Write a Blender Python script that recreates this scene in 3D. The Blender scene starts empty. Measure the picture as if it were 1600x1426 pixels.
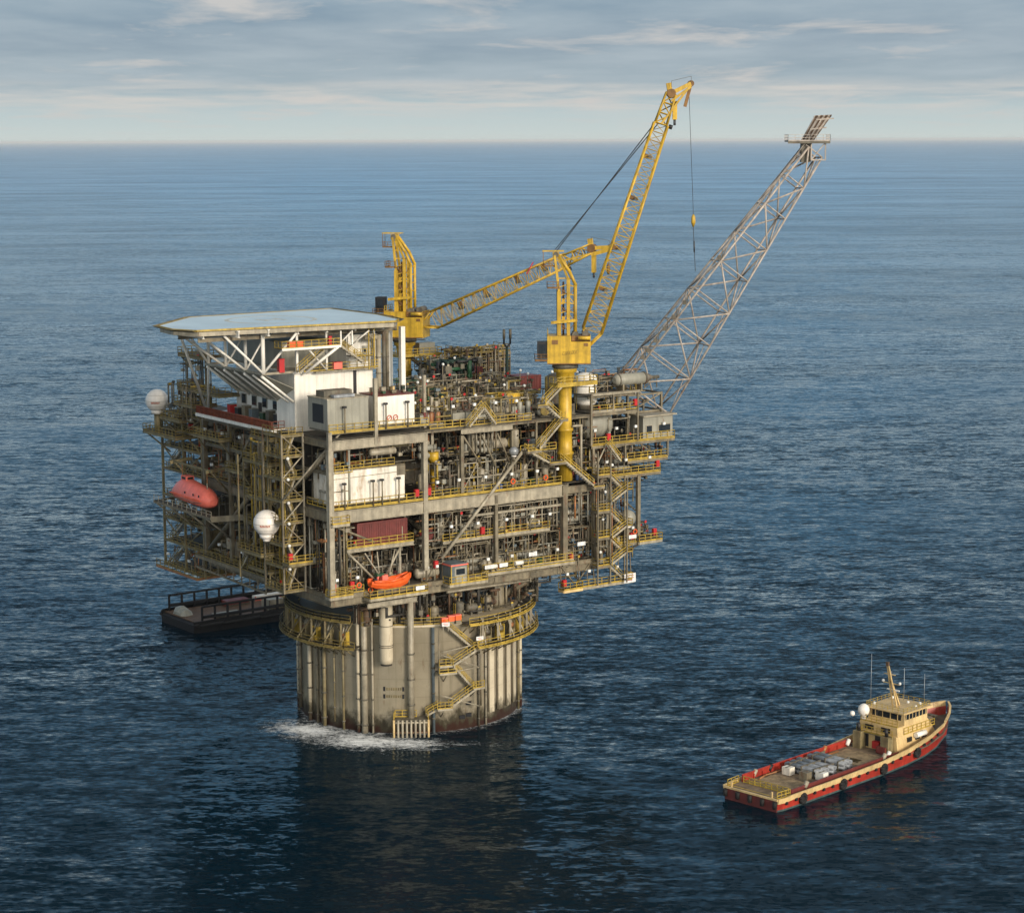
import bpy, math, random
from math import sin, cos, pi, radians as R
random.seed(7)
rnd=random.uniform
scene=bpy.context.scene
COL=scene.collection

# ------------------------------------------------------------------ frames
H=92.4; CX,CY=-17.1,341.0                       # camera height, spar axis
A35=R(35); U=(cos(A35),sin(A35)); V=(-U[1],U[0])  # platform axes
def P(a,b,z=0): return (CX+a*U[0]+b*V[0], CY+a*U[1]+b*V[1], z)

# ------------------------------------------------------------------ materials
def nn(nt,t,**k):
    n=nt.nodes.new(t)
    for a,v in k.items():
        if a=='i':
            for s,x in v.items(): n.inputs[s].default_value=x
        else: setattr(n,a,v)
    return n
MATS={}
def mat(name,col,rough=.6,metal=0.,dirt=.35,rust=.0,rustcol=(.13,.05,.018),streak=.3,sc=.8,bump=0):
    m=bpy.data.materials.new(name); m.use_nodes=True; nt=m.node_tree; L=nt.links.new
    b=nt.nodes['Principled BSDF']; b.inputs['Roughness'].default_value=rough; b.inputs['Metallic'].default_value=metal
    g=nn(nt,'ShaderNodeNewGeometry')
    n1=nn(nt,'ShaderNodeTexNoise',i={'Scale':sc,'Detail':5.,'Roughness':.65}); L(g.outputs['Position'],n1.inputs['Vector'])
    r1=nn(nt,'ShaderNodeMapRange',i={1:.32,2:.68,3:1-dirt,4:1+dirt*.35}); L(n1.outputs['Fac'],r1.inputs[0])
    mp=nn(nt,'ShaderNodeMapping',i={'Scale':(1.6,1.6,.09)}); L(g.outputs['Position'],mp.inputs['Vector'])
    n2=nn(nt,'ShaderNodeTexNoise',i={'Scale':1.,'Detail':4.,'Roughness':.6}); L(mp.outputs[0],n2.inputs['Vector'])
    r2=nn(nt,'ShaderNodeMapRange',i={1:.35,2:.65,3:1-streak,4:1.06}); L(n2.outputs['Fac'],r2.inputs[0])
    mu=nn(nt,'ShaderNodeMath',operation='MULTIPLY'); L(r1.outputs[0],mu.inputs[0]); L(r2.outputs[0],mu.inputs[1])
    vm=nn(nt,'ShaderNodeVectorMath',operation='SCALE',i={0:col}); L(mu.outputs[0],vm.inputs['Scale'])
    mx=nn(nt,'ShaderNodeMix',data_type='RGBA'); mx.inputs['B'].default_value=(*rustcol,1); L(vm.outputs[0],mx.inputs['A'])
    if rust>0:
        mp3=nn(nt,'ShaderNodeMapping',i={'Scale':(1.,1.,.35),'Location':(31.,7.,3.)}); L(g.outputs['Position'],mp3.inputs['Vector'])
        n3=nn(nt,'ShaderNodeTexNoise',i={'Scale':.9,'Detail':6.,'Roughness':.75}); L(mp3.outputs[0],n3.inputs['Vector'])
        r3=nn(nt,'ShaderNodeMapRange',i={1:.66-rust*.3,2:.72,3:0.,4:.85}); L(n3.outputs['Fac'],r3.inputs[0]); L(r3.outputs[0],mx.inputs['Factor'])
    else: mx.inputs['Factor'].default_value=0
    L(mx.outputs['Result'],b.inputs['Base Color'])
    MATS[name]=m; return m
mat('steel',(.22,.185,.12),.55,dirt=.5,rust=.35,sc=.5)
mat('steel_dark',(.14,.125,.09),.6,dirt=.5,rust=.4)
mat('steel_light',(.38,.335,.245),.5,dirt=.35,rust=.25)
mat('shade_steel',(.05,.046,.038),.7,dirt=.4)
mat('grating',(.075,.066,.046),.8,dirt=.5,rust=.35)
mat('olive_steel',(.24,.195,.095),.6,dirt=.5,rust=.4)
mat('rail_yellow',(.48,.33,.045),.5,dirt=.45,rust=.3)
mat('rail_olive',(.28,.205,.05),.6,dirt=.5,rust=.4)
mat('crane_yellow',(.63,.395,.03),.45,dirt=.38,rust=.25,rustcol=(.30,.15,.03),streak=.35,sc=.5)
mat('crane_dark',(.24,.12,.03),.6,dirt=.4,rust=.4)
mat('white_paint',(.82,.785,.70),.45,dirt=.16,rust=.06,streak=.16,sc=.25)
mat('white_stained',(.80,.75,.64),.5,dirt=.2,rust=.42,rustcol=(.33,.2,.09),streak=.25,sc=.4)
mat('panel_grey',(.30,.29,.235),.5,dirt=.2,rust=.05,streak=.2,sc=.3)
mat('blue_grey',(.13,.165,.18),.5,dirt=.3)
mat('helideck_coat',(.52,.62,.66),.38,dirt=.2,streak=.0,sc=.09)
mat('deck_mark',(.62,.60,.50),.45,dirt=.3,sc=.3)
mat('radome_white',(.78,.73,.66),.4,dirt=.06,streak=.08,sc=.5)
mat('lifeboat_red',(.80,.17,.12),.38,dirt=.15,streak=.1)
mat('orange',(.80,.12,.02),.4,dirt=.15,streak=.1)
mat('red',(.48,.02,.02),.4,dirt=.25,streak=.1)
mat('maroon',(.15,.028,.022),.5,dirt=.3,streak=.2)
mat('rail_red',(.22,.055,.025),.6,dirt=.35)
mat('green',(.02,.085,.035),.5,dirt=.4)
mat('dark_green',(.008,.03,.02),.7,dirt=.4)
mat('black',(.012,.012,.013),.55,dirt=.4)
mat('rubber',(.01,.01,.01),.8,dirt=.4)
mat('glass',(.015,.02,.025),.08,dirt=.05)
mat('brown',(.13,.075,.04),.7,dirt=.4,rust=.3)
mat('lamp_white',(.8,.8,.76),.3,dirt=.05)
mat('cable',(.05,.055,.06),.5,dirt=.2)
mat('copper',(.36,.15,.05),.5,dirt=.35)
mat('flare_steel',(.46,.40,.34),.5,dirt=.35,rust=.35)
mat('blue',(.02,.08,.25),.5,dirt=.2)
mat('sign_white',(.8,.8,.78),.5,dirt=.05)
mat('pink_flag',(.8,.05,.12),.5,dirt=.1)
mat('hull_red',(.40,.035,.02),.45,dirt=.4,rust=.3,streak=.25,sc=.4)
mat('hull_cream',(.64,.46,.21),.5,dirt=.3,rust=.3,streak=.15,sc=.4)
mat('hull_black',(.008,.008,.009),.85,dirt=.4)
mat('teal_wl',(.06,.09,.09),.5,dirt=.3)
mat('wood_deck',(.20,.145,.09),.8,dirt=.5,rust=.25,rustcol=(.3,.2,.09),sc=.6)
mat('plank_tan',(.34,.25,.14),.8,dirt=.5,rust=.2,sc=.8)
mat('pipe_silver',(.33,.35,.37),.4,.3,dirt=.35)
mat('ink',(.16,.11,.03),.6,dirt=.1)
mat('ink_red',(.5,.1,.04),.6,dirt=.1)

def hull_material():
    m=bpy.data.materials.new('spar_paint'); m.use_nodes=True; nt=m.node_tree; L=nt.links.new
    b=nt.nodes['Principled BSDF']; b.inputs['Roughness'].default_value=.6
    g=nn(nt,'ShaderNodeNewGeometry'); sp=nn(nt,'ShaderNodeSeparateXYZ'); L(g.outputs['Position'],sp.inputs[0])
    def noise(scale,det=5,mapscale=(1,1,1),rg=.6):
        mp=nn(nt,'ShaderNodeMapping',i={'Scale':mapscale}); L(g.outputs['Position'],mp.inputs['Vector'])
        n=nn(nt,'ShaderNodeTexNoise',i={'Scale':scale,'Detail':float(det),'Roughness':rg}); L(mp.outputs[0],n.inputs['Vector']); return n.outputs['Fac']
    def rng(s,a,b_,c,d):
        r=nn(nt,'ShaderNodeMapRange',i={1:a,2:b_,3:c,4:d}); L(s,r.inputs[0]); return r.outputs[0]
    def mix(f,A,B):
        x=nn(nt,'ShaderNodeMix',data_type='RGBA')
        for s,v in (('Factor',f),('A',A),('B',B)):
            if isinstance(v,(tuple,float)): x.inputs[s].default_value=(*v,1) if isinstance(v,tuple) else v
            else: L(v,x.inputs[s])
        return x.outputs['Result']
    c=mix(rng(noise(.25,6),.3,.7,0,1),(.42,.36,.25),(.58,.505,.365))
    c=mix(rng(noise(1.,5,(1.4,1.4,.05)),.55,.7,0,.45),c,(.24,.2,.13))
    c=mix(rng(noise(1.,6,(.9,.9,.16),.72),.6,.7,0,.75),c,(.22,.11,.045))
    # weld seams of the plates
    md=nn(nt,'ShaderNodeMath',operation='PINGPONG',i={1:1.45}); L(sp.outputs[2],md.inputs[0])
    c=mix(rng(md.outputs[0],0,.06,.35,0),c,(.17,.13,.08))
    # growth near the waterline with a ragged top edge
    nz=noise(.45,6,(1,1,.6),.7); ad=nn(nt,'ShaderNodeMath',operation='MULTIPLY_ADD',i={1:-9.}); L(nz,ad.inputs[0]); L(sp.outputs[2],ad.inputs[2])
    c=mix(rng(ad.outputs[0],-2.7,-.9,.92,0),c,(.06,.05,.027))
    c=mix(rng(ad.outputs[0],-4.1,-3.1,.95,0),c,(.06,.022,.014))
    L(c,b.inputs['Base Color']); MATS['spar_paint']=m
hull_material()

# ------------------------------------------------------------------ mesh builder
def sub(a,b): return (a[0]-b[0],a[1]-b[1],a[2]-b[2])
def add(a,b): return (a[0]+b[0],a[1]+b[1],a[2]+b[2])
def mul(a,k): return (a[0]*k,a[1]*k,a[2]*k)
def ln(a): return math.sqrt(a[0]**2+a[1]**2+a[2]**2)
def nrm(a):
    l=ln(a) or 1.; return (a[0]/l,a[1]/l,a[2]/l)
def crs(a,b): return (a[1]*b[2]-a[2]*b[1],a[2]*b[0]-a[0]*b[2],a[0]*b[1]-a[1]*b[0])
def lerp(a,b,t): return tuple(a[i]+(b[i]-a[i])*t for i in range(len(a)))
RM=['rail_yellow']
class MB:
    def __init__(s,m=None): s.v=[];s.f=[];s.mi=[];s.sm=[];s.mats=[];s.cur=0; s.mat(m or 'steel')
    def mat(s,name):
        if name not in s.mats: s.mats.append(name)
        s.cur=s.mats.index(name); return s
    def face(s,idx,smooth=False): s.f.append(idx); s.mi.append(s.cur); s.sm.append(smooth)
    def hexa(s,p):
        k=len(s.v); s.v+=p
        for q in ((0,3,2,1),(4,5,6,7),(0,1,5,4),(1,2,6,5),(2,3,7,6),(3,0,4,7)): s.face([k+i for i in q])
        return s
    def box(s,x0,x1,y0,y1,z0,z1):
        return s.hexa([(x0,y0,z0),(x1,y0,z0),(x1,y1,z0),(x0,y1,z0),(x0,y0,z1),(x1,y0,z1),(x1,y1,z1),(x0,y1,z1)])
    def cbox(s,c,sx,sy,sz): return s.box(c[0]-sx/2,c[0]+sx/2,c[1]-sy/2,c[1]+sy/2,c[2]-sz/2,c[2]+sz/2)
    def frame(s,d):
        d=nrm(d); up=(0,0,1) if abs(d[2])<.95 else (1,0,0)
        x=nrm(crs(up,d)); return x,crs(d,x)
    def beam(s,p,q,w=.3,h=None):
        h=h or w; x,y=s.frame(sub(q,p)); x=mul(x,w/2); y=mul(y,h/2); o=[]
        for e in (p,q):
            o+=[sub(sub(e,x),y),sub(add(e,x),y),add(add(e,x),y),add(sub(e,x),y)]
        return s.hexa(o)
    def ibeam(s,p,q,h=.9,w=.5,t=.09):
        x,y=s.frame(sub(q,p)); o=mul(y,h/2-t/2)
        s.beam(add(p,o),add(q,o),w,t); s.beam(sub(p,o),sub(q,o),w,t); s.beam(p,q,t,h-2*t-.004); return s
    def tube(s,p,q,r=.1,n=6,r2=None,caps=True):
        r2=r if r2 is None else r2; x,y=s.frame(sub(q,p)); k=len(s.v)
        for e,rr in ((p,r),(q,r2)):
            for i in range(n):
                t=2*pi*i/n; s.v.append(add(e,add(mul(x,rr*cos(t)),mul(y,rr*sin(t)))))
        for i in range(n):
            j=(i+1)%n; s.face([k+i,k+j,k+n+j,k+n+i],n>4)
        if caps: s.face([k+n-1-i for i in range(n)]); s.face([k+n+i for i in range(n)])
        return s
    def path(s,pts,r=.1,n=6):
        for i in range(len(pts)-1):
            p,q=pts[i],pts[i+1]; d=nrm(sub(q,p))
            s.tube(sub(p,mul(d,r*.8 if i else 0)),add(q,mul(d,r*.8 if i<len(pts)-2 else 0)),r,n)
        return s
    def lathe(s,prof,c=(0,0,0),n=20,axis='z'):
        k=len(s.v)
        for r,h in prof:
            for i in range(n):
                t=2*pi*i/n; x,y=r*cos(t),r*sin(t)
                s.v.append(add(c,(x,y,h) if axis=='z' else (h,x,y) if axis=='x' else (y,h,x)))
        for j in range(len(prof)-1):
            for i in range(n):
                i2=(i+1)%n; s.face([k+j*n+i,k+j*n+i2,k+(j+1)*n+i2,k+(j+1)*n+i],True)
        s.face([k+n-1-i for i in range(n)]); e=k+(len(prof)-1)*n; s.face([e+i for i in range(n)])
        return s
    def sphere(s,c,r,n=16,m=10,sz=1):
        return s.lathe([(max(.001,r*sin(pi*j/m)),-r*sz*cos(pi*j/m)) for j in range(m+1)],c,n)
    def vessel(s,c,r,L,axis='x',n=16):   # dished-end cylinder centred on c
        pr=[(r*.05,-L/2-r*.5),(r*.55,-L/2-r*.42),(r*.87,-L/2-r*.22),(r,-L/2),(r,L/2),(r*.87,L/2+r*.22),(r*.55,L/2+r*.42),(r*.05,L/2+r*.5)]
        return s.lathe(pr,c,n,axis)
    def prism(s,pts,z0,z1):
        k=len(s.v); n=len(pts)
        s.v+=[(x,y,z0) for x,y in pts]+[(x,y,z1) for x,y in pts]
        s.face([k+n-1-i for i in range(n)]); s.face([k+n+i for i in range(n)])
        for i in range(n):
            j=(i+1)%n; s.face([k+i,k+j,k+n+j,k+n+i])
        return s
    def rail(s,pts,h=1.1,sp=1.7,r=.045,closed=False,kick=True):
        if closed: pts=list(pts)+[pts[0]]
        for i in range(len(pts)-1):
            p,q=pts[i],pts[i+1]; L=ln(sub(q,p)); n=max(1,round(L/sp))
            for j in range(n+1):
                t=lerp(p,q,j/n); s.beam(t,add(t,(0,0,h)),r*1.9)
            for hh in (h,h*.52): s.beam(add(p,(0,0,hh)),add(q,(0,0,hh)),r*1.8)
            if kick: s.beam(add(p,(0,0,.1)),add(q,(0,0,.1)),.03,.17)
        return s
    def stair(s,p,q,w=.9,side=None,rm=None,sm='steel_light'):
        d=sub(q,p); x=nrm((-d[1],d[0],0)); x=mul(x,w/2)
        s.mat(sm)
        for g in (1,-1): s.beam(add(p,mul(x,g)),add(q,mul(x,g)),.09,.3)
        n=max(3,int(abs(d[2])/.32)); s.mat('grating')
        for i in range(n):
            t=lerp(p,q,(i+.5)/n); s.beam(add(t,x),sub(t,x),.24,.05)
        s.mat(rm or RM[0])
        for g in (1,-1):
            a,b=add(p,mul(x,g*1.06)),add(q,mul(x,g*1.06))
            for hh in (1.05,.55): s.beam(add(a,(0,0,hh)),add(b,(0,0,hh)),.08)
            m=max(2,int(ln(d)/1.4))
            for i in range(m+1):
                t=lerp(a,b,i/m); s.beam(t,add(t,(0,0,1.05)),.075)
        return s
    def ladder(s,p,q,w=.5,cage=False):
        x,y=s.frame(sub(q,p)); x=mul(x,w/2)
        for g in (1,-1): s.beam(add(p,mul(x,g)),add(q,mul(x,g)),.07)
        n=max(2,int(ln(sub(q,p))/.45))
        for i in range(n): t=lerp(p,q,(i+.5)/n); s.beam(add(t,x),sub(t,x),.05)
        return s
    def lattice(s,p,q,wp,hp,wq,hq,n,side,r=.12,rb=.06,X=True,bm=None):
        d=nrm(sub(q,p)); sx=nrm(side); up=nrm(crs(sx,d)); rings=[]
        for i in range(n+1):
            t=i/n; c=lerp(p,q,t); w=(wp+(wq-wp)*t)/2; h=(hp+(hq-hp)*t)/2
            rings.append([add(add(c,mul(sx,w*a)),mul(up,h*b)) for a,b in ((-1,-1),(1,-1),(1,1),(-1,1))])
        for k in range(4): s.tube(rings[0][k],rings[-1][k],r,6)
        if bm: s.mat(bm)
        for i in range(n+1):
            for k in range(4):
                if X or i in (0,n): s.tube(rings[i][k],rings[i][(k+1)%4],rb,4,caps=False)
                if i<n:
                    a,b=(k,(k+1)%4) if i%2 else ((k+1)%4,k)
                    s.tube(rings[i][a],rings[i+1][b],rb,4,caps=False)
        return s
    def mesh(s,name,off=(0,0,0)):
        me=bpy.data.meshes.new(name)
        me.from_pydata([sub(v,off) for v in s.v] if any(off) else s.v,[],s.f)
        for m in s.mats: me.materials.append(MATS[m])
        me.polygons.foreach_set('material_index',s.mi); me.polygons.foreach_set('use_smooth',s.sm)
        me.validate(); me.update(); return me

class Thing:
    """an Empty at the thing's base; platform-frame things take absolute (a,b,z) geometry"""
    def __init__(s,name,label,cat,base,rz=0,group=None,plat=True,absolute=True):
        o=bpy.data.objects.new(name,None); COL.objects.link(o); s.o=o
        o.empty_display_size=.5
        o.location=P(*base) if plat else base; o.rotation_euler=(0,0,rz+(A35 if plat else 0))
        o['label']=label; o['category']=cat
        if group: o['group']=group
        s.off=base if (plat and absolute) else (0,0,0)
    def part(s,name,mb,label=None,parent=None):
        o=bpy.data.objects.new(name,mb.mesh(name,s.off)); COL.objects.link(o); o.parent=parent or s.o
        if label: o['label']=label
        return o
def dup(root,base,rz=0,plat=True):
    r=root.copy(); COL.objects.link(r); r.location=P(*base) if plat else base; r.rotation_euler=(0,0,rz+(A35 if plat else 0))
    for ch in list(root.children):
        c=ch.copy(); COL.objects.link(c); c.parent=r
        for g in ch.children:
            d=g.copy(); COL.objects.link(d); d.parent=c
    return r
def struct(name,mb,kind='structure'):
    o=bpy.data.objects.new(name,mb.mesh(name)); COL.objects.link(o); o['kind']=kind; return o
ORD=['leftmost','second','third','fourth','fifth','sixth','seventh','eighth','ninth','tenth','eleventh','twelfth','thirteenth','fourteenth','fifteenth','sixteenth','seventeenth','eighteenth','nineteenth','twentieth']
REG={}
def later(o,noun,zone): REG.setdefault((noun,zone),[]).append(o)
def finish_labels():
    for (noun,zone),L in REG.items():
        L.sort(key=lambda o:o.location.x/o.location.y)
        for i,o in enumerate(L):
            if False: pass
            elif len(L)==1: o['label']=f'{noun} {zone}'
            elif i==0: o['label']=f'leftmost {noun} {zone}'
            elif i==len(L)-1: o['label']=f'rightmost {noun} {zone}'
            else: o['label']=f'{ORD[i] if i<20 else "no. %d"%(i+1)} {noun} from left {zone}'

# ------------------------------------------------------------------ sea
def sea():
    m=bpy.data.materials.new('sea_water'); m.use_nodes=True; nt=m.node_tree; L=nt.links.new
    nt.nodes.remove(nt.nodes['Principled BSDF']); out=nt.nodes['Material Output']
    g=nn(nt,'ShaderNodeNewGeometry')
    def noise(scale,det,ms=(1,1,1),rot=0,rg=.55,loc=(0,0,0),dist=0.):
        mp=nn(nt,'ShaderNodeMapping',i={'Rotation':(0,0,rot),'Scale':ms,'Location':loc}); L(g.outputs['Position'],mp.inputs['Vector'])
        n=nn(nt,'ShaderNodeTexNoise',i={'Scale':scale,'Detail':float(det),'Roughness':rg,'Distortion':dist}); L(mp.outputs[0],n.inputs['Vector']); return n
    def mth(op,a,b_=None,c=None):
        x=nn(nt,'ShaderNodeMath',operation=op)
        for i,v in enumerate((a,b_,c)):
            if v is None: continue
            if isinstance(v,(int,float)): x.inputs[i].default_value=v
            else: L(v,x.inputs[i])
        return x.outputs[0]
    def rng(s,a,b_,c,d):
        r=nn(nt,'ShaderNodeMapRange',i={1:a,2:b_,3:c,4:d}); L(s,r.inputs[0]); return r.outputs[0]
    # slopes of several wave families (swell, wind waves, chop) as two components
    fam=[(.022,2,(1,3.6,1),-.16,SLOPE[0]),(.085,2,(1,3.2,1),.16,SLOPE[1]),(.30,3,(1,2.6,1),-.2,SLOPE[2]),(.95,3,(1,2.1,1),.08,SLOPE[3])]
    patch=rng(noise(.0042,4,(1,2.6,1),.12,.6).outputs['Fac'],.38,.64,.62,1.32)
    sx=sy=0.
    for i,(sc,dt,ms,rot,amp) in enumerate(fam):
        n=noise(sc,dt,ms,rot,.55,(i*17.,i*9.,0)); sep=nn(nt,'ShaderNodeSeparateColor'); L(n.outputs['Color'],sep.inputs[0])
        sx=mth('MULTIPLY_ADD',mth('SUBTRACT',sep.outputs[0],.5),amp*.6,sx); sy=mth('MULTIPLY_ADD',mth('SUBTRACT',sep.outputs[1],.5),amp,sy)
    # far from the platform the small waves are finer than any facet: they become surface roughness
    dv=nn(nt,'ShaderNodeVectorMath',operation='DISTANCE',i={1:(0,250,0)}); L(g.outputs['Position'],dv.inputs[0]); far=rng(dv.outputs['Value'],500,5000,0,1)
    streak=mth('ADD',rng(noise(.0013,7,(1,3.0,1),.09,.72,(7,7,0)).outputs['Fac'],.36,.64,-.13,.16),rng(noise(.012,5,(1,3.2,1),-.1,.7,(3,1,0)).outputs['Fac'],.35,.65,-.09,.09))
    amp=mth('MULTIPLY',patch,rng(far,0,1,1,.8)); sx=mth('MULTIPLY',sx,amp); sy=mth('MULTIPLY',sy,amp)
    cb=nn(nt,'ShaderNodeCombineXYZ',i={2:1.}); L(sx,cb.inputs[0]); L(sy,cb.inputs[1])
    nz=nn(nt,'ShaderNodeVectorMath',operation='NORMALIZE'); L(cb.outputs[0],nz.inputs[0])
    # churned foam where the swell breaks on the spar and along the two hulls
    sp=nn(nt,'ShaderNodeSeparateXYZ'); L(g.outputs['Position'],sp.inputs[0])
    def blob(x,y,rx,ry,rot=0):
        mp=nn(nt,'ShaderNodeMapping',vector_type='TEXTURE',i={'Location':(x,y,0),'Rotation':(0,0,rot),'Scale':(rx,ry,1e6)}); L(g.outputs['Position'],mp.inputs['Vector'])
        l=nn(nt,'ShaderNodeVectorMath',operation='LENGTH'); L(mp.outputs[0],l.inputs[0]); return rng(l.outputs['Value'],0,1,1,0)
    f=mth('MAXIMUM',blob(-23,319,17,9,-.22),blob(-32,325,14,9,-.5)); f=mth('MAXIMUM',f,mth('MULTIPLY',blob(-17,317,13,6),.95)); f=mth('MAXIMUM',f,mth('MULTIPLY',blob(-71,396,10,5),.5))
    f=mth('MAXIMUM',f,mth('MULTIPLY',blob(-8,317,12,3.2),.5))
    fn=mth('MULTIPLY_ADD',noise(.35,9,(1,1.5,1),.1,.82,(5,3,0),1.5).outputs['Fac'],.5,mth('MULTIPLY',noise(1.3,8,(1,1.5,1),0,.8,(9,3,0),1.2).outputs['Fac'],.54))
    rd=nn(nt,'ShaderNodeVectorMath',operation='DISTANCE',i={1:(CX,CY,0)}); L(g.outputs['Position'],rd.inputs[0]); f=mth('MAXIMUM',f,rng(rd.outputs['Value'],18,21.5,.62,0))
    fn=mth('MULTIPLY_ADD',fn,2.1,-.57)
    mask=rng(mth('ADD',mth('MULTIPLY',f,.62),fn),.80,1.12,0,1)
    # stray whitecaps
    cap=rng(noise(.22,6,(1,2.2,1),0,.7,(50,0,0)).outputs['Fac'],.80,.82,0,.35)
    mask=mth('MAXIMUM',mask,cap)
    mx=nn(nt,'ShaderNodeMix',data_type='RGBA'); mx.inputs['A'].default_value=(*WATER,1); mx.inputs['B'].default_value=(.78,.80,.79,1); L(mask,mx.inputs['Factor'])
    rough=mth('MAXIMUM',mth('MULTIPLY_ADD',far,.13,SEAR),0)
    # water = Fresnel-weighted reflection over the dark upwelling body colour
    df=nn(nt,'ShaderNodeBsdfDiffuse'); L(mx.outputs['Result'],df.inputs['Color']); L(nz.outputs[0],df.inputs['Normal'])
    gl=nn(nt,'ShaderNodeBsdfGlossy',i={'Color':(.80,.92,1,1)}); gl.distribution='MULTI_GGX'; L(rough,gl.inputs['Roughness']); L(nz.outputs[0],gl.inputs['Normal'])
    fr=nn(nt,'ShaderNodeFresnel',i={'IOR':1.33}); L(nz.outputs[0],fr.inputs['Normal'])
    fac=mth('MINIMUM',mth('MULTIPLY',mth('POWER',fr.outputs[0],FRP),FRG),mth('ADD',FRM,streak))
    fac=mth('MULTIPLY',fac,rng(mask,0,.7,1,.15))
    ms_=nn(nt,'ShaderNodeMixShader'); L(fac,ms_.inputs[0]); L(df.outputs[0],ms_.inputs[1]); L(gl.outputs[0],ms_.inputs[2]); L(ms_.outputs[0],out.inputs['Surface'])
    MATS['sea_water']=m
    mb=MB('sea_water'); X=[-3e5,-2e4,-3000,-600,600,3000,2e4,3e5]; Y=[-3000,-600,200,800,3000,2e4,1e5,3e5]
    mb.v=[(x,y,0) for y in Y for x in X]; n=len(X)
    for j in range(len(Y)-1):
        for i in range(n-1): k=j*n+i; mb.face([k,k+1,k+1+n,k+n])
    struct('sea',mb)
SLOPE=(.17,.33,.60,.60); WATER=(.0012,.010,.018); SEAR=.10; FRP=1.65; FRG=1.3; FRM=.72
sea()

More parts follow.
